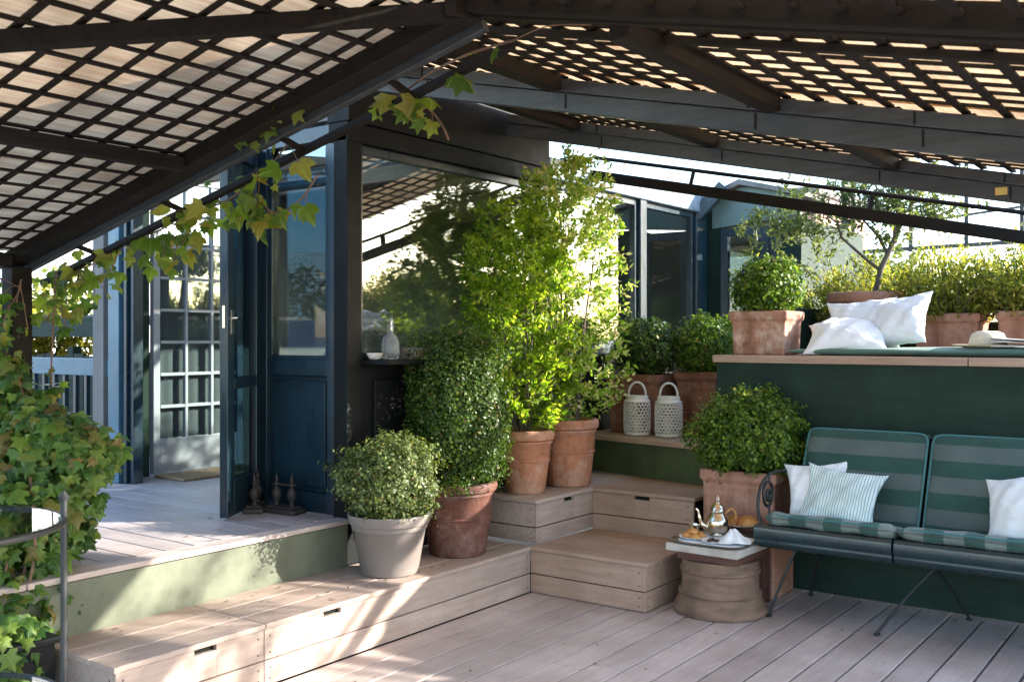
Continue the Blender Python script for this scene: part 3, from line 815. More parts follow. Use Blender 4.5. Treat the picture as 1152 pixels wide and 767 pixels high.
# neighbouring roof terrace frame on the far right
t = thing('steel_trellis_frame', 'thin black steel frame standing against the sky behind the shrubs', 'frame', (-3.0, 12.7, -.25))
b = MB()
dx, dy = 2.0, 1.47
def tp(s, z): return (dx*s, dy*s, z+.25)
for s in (-.40, -.12, .15, .42, .69, .96): 
    b = MB(); b.bar(tp(s,2.40+.13*(s+.4)), tp(s,3.9), .045, .045); b.build('upright', M['metal'], t)
b = MB(); b.bar(tp(-.45,2.42), tp(1.4,2.72), .05, .05); b.build('bottom_rail', M['metal'], t)
b = MB(); b.bar(tp(-.45,3.9), tp(1.4,3.9), .05, .05); b.build('top_rail', M['metal'], t)
b = MB(); b.bar(tp(-.2,2.75), tp(1.4,3.35), .03, .03); b.build('diagonal_bar', M['metal'], t)
for s in (-.44, 1.38):
    b = MB(); b.bar(tp(s,-.25), tp(s,3.9), .07, .07); b.build('post', M['metal'], t)
t = thing('brick_building', 'red brick building with white window frames far beyond the shed', 'building', (-7.5, 19.5, -.25))
b = MB(); b.box(-1.2,1.0,-1,2,0,4.35); b.build('wall', M['pink'], t)
b = MB(); b.box(-1.3,1.1,-1.1,2.1,4.351,4.5); b.build('roof', M['roof'], t)
for k in range(2):
    w = MB(); w.box(-.7+.9*k,-.2+.9*k,-1.03,-.99,3.3,4.0); w.build('window', M['whitedoor'], t)

# ---------------------------------------------------------------- pots
def soil(parent, r, z, n=32):
    b = MB(); b.lathe([(r, z), (r*.6, z+.008), (.002, z+.012)], n, cap0=False, cap1=True); return b.build('soil', M['soil'], parent, smooth=50)
def round_pot(parent, rb, rt, h, mat, bands=True, rim=.05, name='pot'):
    b = MB(); e = .012
    pr = [(rb*.96, 0), (rb, .006), (rb + (rt-rb)*.5, h*.5)]
    if bands: pr += [(rb+(rt-rb)*.5+.006, h*.505), (rb+(rt-rb)*.53+.006, h*.525), (rb+(rt-rb)*.54, h*.535)]
    pr += [(rt-.014, h-rim-.02), (rt-.006, h-rim-.014), (rt-.006, h-rim-.004), (rt-.012, h-rim), (rt+.004, h-rim+.006), (rt+.010, h-rim*.5), (rt+.006, h-.005), (rt-.004, h), (rt-.022, h-.002), (rt-.026, h-.03), (rt-.03, h-.09)]
    b.lathe(pr, 48)
    return b.build(name, mat, parent, smooth=50)
def square_pot(parent, w, d, h, mat, rim=.06, taper=.88, name='pot'):
    b = MB()
    def ring(sx, sy, z): return [(-sx/2,-sy/2,z),(sx/2,-sy/2,z),(sx/2,sy/2,z),(-sx/2,sy/2,z)]
    rs = [ring(w*taper,d*taper,0), ring(w-.03,d-.03,h-rim-.012), ring(w-.02,d-.02,h-rim), ring(w,d,h-rim+.008), ring(w,d,h-.008), ring(w-.012,d-.012,h), ring(w-.06,d-.06,h-.002), ring(w-.065,d-.065,h-.05)]
    vs = [p for r_ in rs for p in r_]
    fs = [(3,2,1,0)]
    for i in range(len(rs)-1):
        for j in range(4):
            fs.append((i*4+j, i*4+(j+1)%4, (i+1)*4+(j+1)%4, (i+1)*4+j))
    k = (len(rs)-1)*4
    b.add(vs, fs)
    o = b.build(name, mat, parent, bevel=.010, seg=3)
    b = MB(); b.box(-w/2+.035, w/2-.035, -d/2+.035, d/2-.035, h-.06, h-.04); b.build('soil', M['soil'], parent)
    return o
def shrub_ball(parent, c, r, n, size, mat, seed, shape='ball', lumpy=.10, name='foliage', inner=.45):
    rng = np.random.default_rng(seed)
    d = rng.normal(size=(n,3)); d /= np.linalg.norm(d, axis=1, keepdims=True)
    if shape == 'box':
        p = rng.uniform(-1, 1, size=(n,3)); ax = np.argmax(np.abs(p), axis=1)
        # superellipsoid column: push out to a rounded block
        q = np.sum(np.abs(d[:,:2])**2.8, axis=1)**(1/2.8)
        k = (q**10 + np.abs(d[:,2])**10)**(1/10)
        d2 = d / k[:,None]
    else:
        k = (np.sum(np.abs(d)**2.3, axis=1))**(1/2.3); d2 = d / k[:,None]
    lm = lump(d, seed, 3.2)*lumpy*.8 + lump(d, seed+5, 9)*lumpy*.75 + lump(d, seed+9, 22)*lumpy*.7
    t = inner + (1-inner) * rng.uniform(0, 1, n)**.45
    fl = np.where(rng.uniform(size=n) < (.035 if shape == 'box' else .10), rng.uniform(1.0, 1.17, n), 1.0)
    pit = np.clip(lump(d, seed+20, 7), -1.2, 0)*.14
    rad = t * fl * (1 + lm + pit)
    pos = np.array(c) + d2 * rad[:,None] * np.array(r)
    fr = frames(n, d + np.array([0,0,.35]), .55, rng)
    return leaves(name, T_OVAL, pos, fr, size*rng.uniform(.5,1.3,n), rng.uniform(.5,.85,n), mat, parent)
def twigs(parent, z0, c, r, n, seed, mat=None, r0=.006, name='stems'):
    rng = np.random.default_rng(seed); b = MB()
    for i in range(n):
        a = rng.uniform(0, 6.28); q = rng.uniform(.2, .75)
        e = Vector((c[0]+r[0]*q*math.cos(a), c[1]+r[1]*q*math.sin(a), c[2]+r[2]*rng.uniform(-.2,.6)))
        s_ = Vector((c[0]+.03*math.cos(a), c[1]+.03*math.sin(a), z0))
        m_ = s_.lerp(e, .5) + Vector((0,0,.03))
        b.tube([s_, m_, e], [r0, r0*.7, r0*.3], 5)
    return b.build(name, mat or M['bark'], parent, smooth=60)

# 1 grey pot
t = thing('potted_shrub', 'pale leaved round shrub in a taupe grey pot on the low bench', 'potted plant', (-3.375, 3.575, .255), 0, 'potted plants along the house')
b = MB()
b.lathe([(.135,0),(.140,.004),(.178,.225),(.186,.232),(.186,.240),(.195,.244),(.205,.285),(.203,.292),(.192,.292),(.186,.25),(.184,.22)], 48); b.build('pot', M['greypot'], t, smooth=40)
soil(t, .184, .245)
shrub_ball(t, (.0,0,.455), (.262,.262,.215), 14000, .0195, M['boxpale'], 3, lumpy=.11)
twigs(t, .24, (0,0,.44), (.22,.22,.18), 26, 4)
# 2 clipped column
t = thing('potted_topiary', 'tall clipped box column in a weathered dark terracotta pot', 'potted plant', (-3.385, 4.11, .255), 0, 'potted plants along the house')
round_pot(t, .150, .205, .385, M['tcdark']); soil(t, .178, .345)
shrub_ball(t, (0,0,.775), (.262,.262,.415), 30000, .0195, M['box'], 12, 'box', .032)
twigs(t, .345, (0,0,.7), (.2,.2,.35), 26, 5)
# 3, 4 tall jasmines
def tall_plant(t, z0, top, stems, seed, mat, rmax, n_cl, per, size, lean=(0,0), profile=None):
    rng = np.random.default_rng(seed); b = MB(); pos = []; dirs = []
    for i in range(stems):
        a = rng.uniform(0, 6.28); r0 = rng.uniform(.01,.06); re = rng.uniform(.05, .75)*rmax
        pts = []
        hh = top*rng.uniform(.72, 1.0)
        for k in range(7):
            u = k/6
            pts.append(Vector((r0*math.cos(a)+re*u*math.cos(a)+lean[0]*u+.015*math.sin(u*7+i), r0*math.sin(a)+re*u*math.sin(a)+lean[1]*u, z0+(hh-z0)*u)))
        b.tube(pts, [.008*(1-.8*k/6) for k in range(7)], 5)
    b.build('stems', M['bark'], t, smooth=60)
    C_ = []
    for i in range(n_cl):
        u = rng.uniform(0,1)**.9
        z = z0+.02+(top-z0)*u
        rp = profile(u) if profile else 1
        a = rng.uniform(0,6.28); q = rng.uniform(0,1)**.5
        cx_ = np.array([lean[0]*u+rmax*rp*q*math.cos(a), lean[1]*u+rmax*rp*q*math.sin(a), z+rng.normal()*.03])
        out = np.array([math.cos(a), math.sin(a), .5]); out /= np.linalg.norm(out)
        m = rng.integers(int(per*.6), int(per*1.4))
        s_ = rng.uniform(0, 1, m)
        ln = rng.uniform(.08,.17)
        pos.append(cx_ + out[None,:]*(s_[:,None]*ln) + rng.normal(size=(m,3))*.016)
        dirs.append(np.tile(out*.6, (m,1)) + rng.normal(size=(m,3))*.7)
    pos = np.concatenate(pos); dirs = np.concatenate(dirs); n = len(pos)
    leaves('foliage', T_LANCE, pos, frames_up(n, dirs, .25, rng), size*rng.uniform(.65,1.3,n), np.full(n,.46), mat, t)
def prof1(u): return .62 + .65*math.sin(math.pi*min(1,u*.95+.05))**.8*(1-.35*u) - .25*max(0,u-.8)/.2
def prof2(u): return .65 + .5*math.sin(math.pi*min(1,u*.85+.12)) - .4*max(0,u-.75)/.25 + .10*math.sin(u*17)
t = thing('potted_climber', 'bright green leafy climber in the terracotta pot nearer the clipped column', 'potted plant', (-3.39, 4.74, .502), 0, 'potted plants along the house')
round_pot(t, .115, .165, .365, M['tc'], rim=.06); soil(t, .138, .325)
tall_plant(t, .33, 1.62, 9, 21, M['nandina'], 25e-2, 330, 28, .038, (-.07,-.05), prof1)
t = thing('potted_climber', 'taller climber with sunlit cream in its leaf colour in the terracotta pot at the bench end', 'potted plant', (-3.345, 5.13, .502), 0, 'potted plants along the house')
round_pot(t, .135, .180, .405, M['tc'], rim=.06); soil(t, .153, .365)
tall_plant(t, .37, 1.96, 11, 22, M['nandina_pink'], .255, 330, 28, .038, (.03,-.06), prof2)

# pots on the landing step
def boxpot(label, loc, w, d, h, rz, r, n, seed, potm, leafm, group, size=.026, dz=None, name='potted_boxwood', lumpy=.10, d_off=(0,0)):
    t = thing(name, label, 'potted plant', loc, rz, group)
    square_pot(t, w, d, h, potm)
    cz = h + (dz if dz is not None else r[2]*.80)
    shrub_ball(t, (d_off[0],d_off[1],cz), r, n, size, leafm, seed, lumpy=lumpy)
    twigs(t, h-.04, (0,0,cz), (r[0]*.8,r[1]*.8,r[2]*.8), 22, seed+1)
    return t
G1 = 'boxwoods on the landing step'
boxpot('round box bush in a brown pot behind the two white lanterns', (-3.36, 6.12, .752), .40, .40, .40, .05, (.235,.235,.225), 8000, 31, M['tcbrown'], M['box'], G1)
boxpot('round box bush in a brown pot against the terrace side', (-2.98, 6.28, .752), .32, .34, .42, .05, (.20,.20,.215), 6500, 32, M['tcbrown'], M['boxbright'], G1)
boxpot('smaller box bush half hidden behind the square terrace pot', (-3.0, 6.85, .752), .32, .32, .46, .0, (.20,.20,.21), 5000, 33, M['tcbrown'], M['boxbright'], G1)
# terrace pots
boxpot('round box bush in a salt marked square pot at the terrace corner', (-2.31, 5.72, 1.300), .355, .33, .26, .04, (.205,.205,.185), 8000, 34, M['tcpale'], M['boxbright'], None, .026, .14)
# front planter
t = thing('potted_boxwood', 'bright round box bush in a pink terracotta trough beside the sofa', 'potted plant', (-2.225, 5.245, 0), 0)
square_pot(t, .445, .32, .675, M['tcpink'], rim=.065, taper=.92)
shrub_ball(t, (.02,-.02,.865), (.315,.285,.25), 19000, .0215, M['boxbright'], 35, lumpy=.12)
twigs(t, .63, (0,0,.85), (.25,.2,.2), 26, 36)

# ---------------------------------------------------------------- lanterns
def lantern(label, loc, rz):
    t = thing('lantern', label, 'lantern', loc, rz, 'white lanterns on the landing step')
    b = MB(); r = .092; n = 22; z0, z1 = .02, .222; rows = 10
    def pr(u):  # slightly bulging body
        return r*(1-.05*abs(2*u-1)**10)
    for i in range(rows):
        for j in range(n):
            off = .5*(i%2)
            q = []
            for (dj, di) in ((0,0),(1,0),(1,1),(0,1)):
                u = (i+di)/rows; a = 2*math.pi*(j+dj+off)/n
                q.append(Vector((pr(u)*math.cos(a), pr(u)*math.sin(a), z0+(z1-z0)*u)))
            c_ = sum(q, Vector())/4; k = .68
            inn = [c_+(p-c_)*k for p in q]
            b.add(q+inn, [(0,1,5,4),(1,2,6,5),(2,3,7,6),(3,0,4,7)])
    o = b.build('cane_body', M['lantern'], t)
    s_ = o.modifiers.new('thick', 'SOLIDIFY'); s_.thickness = .004
    b = MB()
    b.lathe([(.06,0),(.088,.004),(.088,.02),(.08,.022)], 36, cap1=True); b.build('base', M['lantern'], t, smooth=40)
    b = MB()
    b.lathe([(.088,.220),(.089,.228),(.078,.236),(.074,.242),(.074,.262),(.070,.264),(.066,.262),(.066,.228)], 36, cap0=False); b.build('collar', M['lantern'], t, smooth=40)
    b = MB(); pts = []
    for k in range(17):
        a = math.pi*k/16; pts.append((.058*math.cos(a), 0, .255+.095*math.sin(a)**.8))
    b.tube(pts, .0075, 8); b.build('handle', M['lantern'], t, smooth=60)
    b = MB(); b.lathe([(.035,.023),(.036,.13),(.004,.132)], 24, cap1=True); b.build('candle', M['candle'], t, smooth=40)
lantern('white perforated lantern next to the tall terracotta pot', (-3.275, 5.865, .753), .35)
lantern('white perforated lantern on the terrace side of the other lantern', (-3.045, 5.875, .753), .55)

# ---------------------------------------------------------------- terrace mattress and pillows
def cushion(w, d, h, n=18, puff=.25, seed=0, r=.5):
    b = MB(); rng = np.random.default_rng(seed); ph = rng.uniform(0,6,6)
    vs = []; N_ = n+1
    def P(u, v, s):
        e = (1-abs(u)**14)*(1-abs(v)**14)
        e = max(e, 0)**.5
        z = h/2*(1-puff) * e + h/2*puff*math.cos(u*1.5)*math.cos(v*1.5)*e
        z += .006*math.sin(7*u+ph[0])*math.sin(6*v+ph[1])*e + .003*math.sin(17*u+ph[2]+3*v)*math.sin(5*v+ph[3])*e + .004*math.sin(19*v+ph[4])*abs(u)**6*e
        return (u*w/2, v*d/2, s*z)
    for s in (1, -1):
        for i in range(N_):
            for j in range(N_):
                u = math.sin((i/n*2-1)*math.pi/2); v = math.sin((j/n*2-1)*math.pi/2)
                vs.append(P(u, v, s))
    fs = []
    k = N_*N_
    for i in range(n):
        for j in range(n):
            a = i*N_+j; fs.append((a,a+N_,a+N_+1,a+1)); fs.append((k+a,k+a+1,k+a+N_+1,k+a+N_))
    b.add(vs, fs)
    return b
def weld(o):
    m_ = o.modifiers.new('weld', 'WELD'); m_.merge_threshold = .0006
def pillow(name, label, w, h, thick, M4, mat, seed, group=None, fringe=False):
    n = 30; rng = np.random.default_rng(seed); ph = rng.uniform(0, 6.28, 12); vs = []; fs = []
    N_ = n+1
    for s in (1, -1):
        for i in range(N_):
            for j in range(N_):
                u = math.sin((i/n*2-1)*math.pi/2); v = math.sin((j/n*2-1)*math.pi/2)
                e = max(0, (1-u*u)*(1-v*v))
                z = thick/2 * e**.42
                # corner creases and slack
                cr = abs(u*v)
                z *= 1 - .35*cr*(.5+.5*math.sin(9*math.atan2(v,u)+ph[0]))
                z += .010*e**.4*math.sin(6*u+3*v+ph[1])*math.sin(4*v-2*u+ph[2]) + .006*e**.3*math.sin(13*u-7*v+ph[3]) + .004*e**.3*math.sin(21*v+9*u+ph[4])
                x = u*w/2*(1-.15*(1-v*v)*abs(u)**2); y = v*h/2*(1-.15*(1-u*u)*abs(v)**2)
                bend = .03*math.sin(u*1.7+ph[5])*math.cos(v*1.3)
                vs.append((x, y, s*max(z, 0.0015)+bend))
    k = N_*N_
    for i in range(n):
        for j in range(n):
            a = i*N_+j; fs.append((a,a+N_,a+N_+1,a+1)); fs.append((k+a,k+a+1,k+a+N_+1,k+a+N_))
    for i in range(n):
        for (a, b2) in ((i*N_,(i+1)*N_),(i*N_+n,(i+1)*N_+n),(i,i+1),(n*N_+i,n*N_+i+1)):
            fs.append((a, b2, k+b2, k+a))
    b = MB(); b.add(vs, fs)
    o = b.build(name, mat, smooth=70)
    o.matrix_world = M4
    return tag(o, label, 'pillow', group)
def pose(loc, yaw, tilt, spin=0.0):
    """pillow faces its local +z; tilt 0 = lying flat, 90 = upright facing yaw direction"""
    return Matrix.Translation(loc) @ Matrix.Rotation(R(yaw), 4, 'Z') @ Matrix.Rotation(R(tilt), 4, 'X') @ Matrix.Rotation(R(spin), 4, 'Z')

o = MB(); b = cushion(3.6, .62, .046, 26, .15, 2)
o = b.build('mattress', M['mattress'], smooth=60); weld(o); o.location = (-.31, 5.80, 1.3245)
tag(o, 'thin green mattress lying along the terrace edge', 'mattress')
GP = 'white pillows heaped on the terrace mattress'
pillow('pillow', 'crumpled white pillow lying flat in front of the terrace heap', .46, .40, .14, pose((-1.82,5.70,1.398), 8, 24, 6), M['white'], 41, GP)
pillow('pillow', 'white pillow standing at the back of the heap below the olive tree', .40, .38, .13, pose((-1.80,5.90,1.475), 12, 52, 4), M['white'], 42, GP)
pillow('pillow', 'white pillow leaning upright on the hat side of the heap', .40, .36, .13, pose((-1.60,5.87,1.480), -20, 56, 14), M['white'], 43, GP)

# straw hat and folded cloth
t = thing('straw_hat', 'cream straw sun hat lying on the terrace mattress', 'hat', (-1.085, 5.68, 1.349), 0)
b = MB()
b.lathe([(.002,.088),(.05,.086),(.075,.074),(.088,.045),(.094,.012),(.11,.004),(.16,.008),(.175,.016),(.172,.012),(.11,-.0005),(.092,.006)], 44, cap0=True, wob=.03); b.build('crown_and_brim', M['straw'], t, smooth=60)
b = MB(); b.lathe([(.0945,.012),(.0955,.014),(.0935,.026),(.0925,.026)], 44, cap0=False, wob=.03); b.build('hat_band', M['straw'], t, smooth=60)
b = MB()
for k in range(4):
    n = 14; vs = []; fs = []
    for i in range(n+1):
        for j in range(2):
            u = i/n; vs.append((-.25+.5*u, -.17+.34*j, .0045+.012*k+.010*math.sin(u*4+k)*(k>0)+.03*max(0,u-.45)))
    for i in range(n): fs.append((2*i,2*i+2,2*i+3,2*i+1))
    st = len(b.v); b.mi = 0
    b.add([(x_,y_,z_+.008) for x_,y_,z_ in vs], fs); b.add(vs, fs)
    b.add([v_ for i in range(n+1) for v_ in (vs[2*i], (vs[2*i][0],vs[2*i][1],vs[2*i][2]+.008))], [(2*i,2*i+2,2*i+3,2*i+1) for i in range(n)])
M['navy'] = stripes('navy striped cloth', 'Y', .05, (.03,.035,.045), (.62,.60,.56), .3, .62)
o = b.build('folded_cloth', M['navy'], smooth=50); o.location = (-.79, 5.69, 1.350)
tag(o, 'dark striped cloth folded beside the straw hat', 'cloth')

# ---------------------------------------------------------------- olive tree, shrubs on the terrace
t = thing('potted_olive', 'small grey leaved tree with bare trunk in a round terracotta pot', 'potted tree', (-2.02, 6.72, 1.30), 0)
round_pot(t, .17, .245, .40, M['tcpink'], rim=.07); soil(t, .215, .34)
b = MB()
def limb(p0, p1, r0, r1, k=5, w=.03, seed=0):
    rng = np.random.default_rng(seed); p0 = Vector(p0); p1 = Vector(p1); pts = []; rr = []
    for i in range(k+1):
        u = i/k; q = p0.lerp(p1, u)
        if 0 < i < k: q = q + Vector(rng.normal(size=3)*w)
        pts.append(q); rr.append(r0+(r1-r0)*u)
    b.tube(pts, rr, 7); return pts
tr = limb((.02,.02,.34), (.16,.20,.86), .022, .016, 5, .012, 1)
ends = []
for i, (s_, e) in enumerate([(tr[-1],(.30,.34,1.16)), (tr[-1],(.14,.30,1.18)), (tr[3],(-.12,.12,1.02)), (tr[4],(.02,.2,1.10)), (tr[2],(-.28,-.05,.95)), (tr[4],(.34,.30,1.02))]):
    pts = limb(s_, e, .012, .005, 4, .022, 10+i); ends += pts[1:]
    for q in range(4):
        e2 = pts[-1-(q%3)] + Vector(RNG.normal(size=3)*np.array([.16,.13,.10])); ends += limb(pts[-1-(q%3)], e2, .005, .002, 3, .015, 40+i*7+q)[1:]
b.build('trunk', M['bark'], t, smooth=60)
rng = np.random.default_rng(5); pos = []; dirs = []
for e in list(ends) + [Vector((-.50+.28*rng.normal()*.6, .05+.2*rng.normal(), .88+.13*rng.normal())) for _ in range(60)] + [Vector((.05+.26*rng.normal(), .2+.15*rng.normal(), 1.08+.12*rng.normal())) for _ in range(46)]:
    m = rng.integers(22, 44); d = rng.normal(size=3)*.6 + np.array([0,0,.25]); d /= np.linalg.norm(d)
    s_ = rng.uniform(0,.15,m)
    pos.append(np.array(e)+d*s_[:,None]+rng.normal(size=(m,3))*.016); dirs.append(np.tile(d,(m,1))+rng.normal(size=(m,3))*.7)
pos = np.concatenate(pos); dirs = np.concatenate(dirs); n = len(pos)
leaves('crown', T_LANCE, pos, frames_up(n, dirs, .2, rng), .040*rng.uniform(.7,1.25,n), np.full(n,.36), M['olive_leaf'], t)

def wispy(label, loc, w, d, h, ext, n_sp, seed, potm, mat, rz=0, group='shrubs in the terrace pots', cz=.0, potbuild=True, name='potted_shrub', off=(0,0)):
    t = thing(name, label, 'potted plant', loc, rz, group)
    if potbuild: square_pot(t, w, d, h, potm)
    rng = np.random.default_rng(seed); b = MB(); pos = []; dirs = []
    for i in range(n_sp):
        a = rng.uniform(0,6.28); q = rng.uniform(0,1)**.5
        base = np.array([off[0]+.45*w*q*math.cos(a), off[1]+.4*d*q*math.sin(a), h-.05])
        tip = np.array([off[0]+ext[0]*q*math.cos(a), off[1]+ext[1]*q*math.sin(a), h+cz+ext[2]*(1-.6*q*q)*rng.uniform(.55,1.08)])
        mid = (base+tip)/2+rng.normal(size=3)*.03
        if i % 3 == 0: b.tube([base, mid, tip], [.004,.003,.0012], 4)
        m = rng.integers(26, 46); u = rng.uniform(.12,1.0,m)
        c_ = np.where(u[:,None]<.5, base+(mid-base)*(u*2)[:,None], mid+(tip-mid)*((u-.5)*2)[:,None])
        dd = (tip-base)/np.linalg.norm(tip-base)
        pos.append(c_+rng.normal(size=(m,3))*.022); dirs.append(np.tile(dd,(m,1))+rng.normal(size=(m,3))*.75)
    b.build('stems', M['bark'], t, smooth=60)
    pos = np.concatenate(pos); dirs = np.concatenate(dirs); n = len(pos)
    leaves('foliage', T_LANCE, pos, frames_up(n, dirs, .2, rng), .034*rng.uniform(.6,1.3,n), np.full(n,.36), mat, t)
    return t
wispy('wispy yellow green shrub in the square pot between olive tree and hat', (-1.50,6.76,1.30), .40,.36,.255, (.45,.36,.47), 260, 51, M['tcpink'], M['shrub'])
wispy('yellow green shrub in the pot nearest the right end of the terrace', (-1.04,6.70,1.30), .34,.32,.265, (.38,.33,.50), 200, 52, M['tcpink'], M['shrub'])
wispy('low yellow shrub growing behind the pillows around the olive pot', (-2.16,6.98,1.30), .50,.20,.18, (.46,.22,.50), 200, 53, M['tcpink'], M['shrub'])

t = thing('potted_olive', 'unseen loose grey leaved tree in a pot, added past the sofa to shade the bench', 'potted tree', (.95, 5.95, 1.30), 0)  # added out of view to throw leafy shade on the bench
round_pot(t, .17, .24, .38, M['tcpink'], rim=.07); soil(t, .21, .32)
b = MB(); rng = np.random.default_rng(15); cl = []
b.tube([(0,0,.32),(.02,.01,.6),(-.02,.02,.85)], [.02,.016,.010], 7)
for i in range(80):
    c_ = np.array([0,0,.92])+rng.normal(size=3)*np.array([.45,.34,.24]); cl.append(c_)
    if i < 14: b.tube([(0,0,.6+.015*i),tuple(c_*.5+np.array([0,0,.42])),tuple(c_)], [.007,.005,.002], 5)
b.build('trunk', M['bark'], t, smooth=60)
pos = np.concatenate([c_+rng.normal(size=(34,3))*.055 for c_ in cl]); n = len(pos)
leaves('crown', T_LANCE, pos, frames_up(n, rng.normal(size=(n,3)), .2, rng), .046*rng.uniform(.7,1.25,n), np.full(n,.36), M['olive_leaf'], t)

# ---------------------------------------------------------------- garden sofa
SF = thing('garden_sofa', 'dark teal metal garden sofa with green striped cushions', 'sofa', (-.98, 5.0, 0))
SO = (-.98, 5.0, 0)
def sfp(mb, name, mat, parent=None, **k):
    mb.v = [(p[0]-SO[0], p[1]-SO[1], p[2]) for p in mb.v]; return mb.build(name, mat, parent or SF, **k)
sect = [(4.775,.352),(4.752,.368),(4.744,.384),(4.748,.396),(4.738,.406),(4.732,.428),(4.736,.452),(4.752,.466),(4.79,.468),(5.30,.345),(5.30,.28)]
for (xa, xb) in ((-1.985,-1.313), (-1.307,-.62), (-.614,.05)):
    b = MB(); b.prism(sect, 'x', xa, xb); sfp(b, 'seat_frame', M['sofa'], bevel=.006, smooth=35)
for k in range(3):
    xc = -1.615 + k*.632
    b = cushion(.622,.54,.076, 22, .18, 60+k); Ms = Matrix.Translation((0,-.01,-.005)) @ Matrix.Rotation(R(-13), 4, 'X'); b.xf(Ms)
    o = b.build('seat_cushion', M['seat'], SF, smooth=60); weld(o); o.location = (xc-SO[0], 5.022-SO[1], .452)
    pp = MB(); pts = []
    for i in range(48):
        a = 2*math.pi*i/48; cu = math.copysign(abs(math.cos(a))**.22, math.cos(a)); sv = math.copysign(abs(math.sin(a))**.22, math.sin(a))
        pts.append((.308*cu, .267*sv, .014))
    pp.tube(pts, .0045, 6, True); pp.xf(Ms); pp.build('piping', M['piping'], o, smooth=60)
    b = cushion(.612,.54,.075, 20, .25, 70+k)
    Mt = Matrix.Translation((xc+.035-SO[0], 5.165-SO[1], .668)) @ Matrix.Rotation(R(65), 4, 'X')
    b.xf(Mt)
    o = b.build('back_cushion', M['back'], SF, smooth=60); weld(o)
    pp = MB(); pts = []
    for i in range(56):
        a = 2*math.pi*i/56; cu = math.copysign(abs(math.cos(a))**.13, math.cos(a)); sv = math.copysign(abs(math.sin(a))**.13, math.sin(a))
        pts.append((.304*cu, .268*sv, .016))
    pp.tube(pts, .006, 6, True); pp.xf(Mt); pp.build('piping', M['piping'], o, smooth=60)
b = MB(); b.tube([(-1.93,5.24,.36),(-1.92,5.28,.62),(-1.90,5.335,.86),(-1.87,5.345,.885),(-1.0,5.345,.89),(-.05,5.345,.885)], .012, 8); b.tube([(-1.92,5.30,.55),(-.05,5.30,.55)], .01, 8)
sfp(b, 'back_frame', M['sofa'], smooth=50)
b = MB()
pts = [(-1.955,4.775,.455),(-1.985,4.80,.55),(-1.985,4.85,.655),(-1.965,4.95,.705),(-1.935,5.08,.70),(-1.925,5.20,.665),(-1.925,5.26,.60)]
def smooth_pts(p, k=5):
    p = [Vector(q) for q in p]; out = []
    for i in range(len(p)-1):
        a = p[max(i-1,0)]; b_ = p[i]; c_ = p[i+1]; d_ = p[min(i+2,len(p)-1)]
        for j in range(k):
            u = j/k
            out.append(.5*((2*b_)+(-a+c_)*u+(2*a-5*b_+4*c_-d_)*u*u+(-a+3*b_-3*c_+d_)*u**3))
    out.append(p[-1]); return out
b.tube(smooth_pts(pts), .0085, 8)
sfp(b, 'armrest', M['metal'], smooth=50)
b = MB()
b.tube([(-1.972+.004*math.cos(a), 4.90+.05*math.cos(a), .60+.062*math.sin(a)) for a in np.linspace(0,2*math.pi,28,endpoint=False)], .008, 8, True)
b.tube([(-1.972, 4.905+.022*math.cos(a), .592+.028*math.sin(a)) for a in np.linspace(0,2*math.pi,20,endpoint=False)], .008, 8, True)
sfp(b, 'arm_ring', M['metal'], smooth=50)
b = MB(); pts = [(-1.965, 4.90, .662),(-1.965,4.905,.70)]; b.tube(pts, .006, 6); b.tube([(-1.965,4.90,.54),(-1.96,4.89,.462)], .006, 6); sfp(b, 'arm_link', M['metal'])
def hairpin(p, q, r_):
    b = MB(); b.tube(smooth_pts([p, Vector(p).lerp(Vector(q),.5)+Vector((0,.0,.015)), q, (q[0]+.0,q[1],.004)]), .0072, 8); b.tube([(r_[0],r_[1],.004),(r_[0],r_[1],.010)], .015, 10)
    return b
for (p, q) in (((-1.80,4.86,.36),(-1.925,4.80,.012)), ((-1.80,5.20,.30),(-1.90,5.33,.012)), ((-1.14,5.0,.36),(-1.394,4.80,.012)), ((-1.20,5.06,.30),(-1.10,5.32,.012)), ((-.10,4.9,.36),(.02,4.8,.012)), ((-.1,5.2,.30),(.0,5.33,.012))):
    sfp(hairpin(p, q, q), 'leg', M['metal'], smooth=50)
b = MB(); b.tube([(-1.80,4.86,.345),(-1.14,4.98,.325),(-.10,4.9,.345)], .008, 8); b.tube([(-1.80,5.20,.29),(-.1,5.2,.29)], .008, 8); sfp(b, 'underframe', M['metal'])
pillow('pillow', 'plain white pillow behind the striped one at the arm end of the sofa', .34, .32, .12, pose((-1.76,5.07,.612), 12, 62, 8), M['white'], 81)
pillow('pillow', 'fine striped pale green pillow leaning at the arm end of the sofa', .40, .33, .13, pose((-1.625,4.975,.60), 8, 58, -8), M['pillowstripe'], 82)
pillow('pillow', 'white pillow at the right cut off end of the sofa', .42, .38, .16, pose((-.77,4.985,.615), -18, 60, 14), M['white'], 83)

# ---------------------------------------------------------------- column table and breakfast
t = thing('column_table', 'low table made of a ribbed clay column section under a stone slab', 'side table', (-2.175, 4.765, 0), -.03)
b = MB()
pr = [(.232,0),(.240,.010),(.240,.026),(.232,.042),(.218,.068),(.209,.086),(.206,.094),(.212,.099),(.214,.106),(.210,.113),(.200,.118),(.196,.124),(.1955,.17),(.196,.205),(.200,.209),(.2045,.214),(.2045,.222),(.200,.227),(.196,.231),(.196,.262),(.200,.275)]
b.lathe(pr, 64, cap1=True); b.build('pedestal', M['stone'], t, smooth=40)
b = MB(); b.box(-.155,.175,-.175,.17,.277,.318); b.build('plinth', M['redwood'], t, bevel=.004)
b = MB(); b.box(-.200,.196,-.215,.20,.320,.358); b.build('slab', M['slab'], t, bevel=.006)
t = thing('serving_tray', 'oval silver tray carrying the tea breakfast on the slab', 'tray', (-2.185, 4.745, .3595), .02)
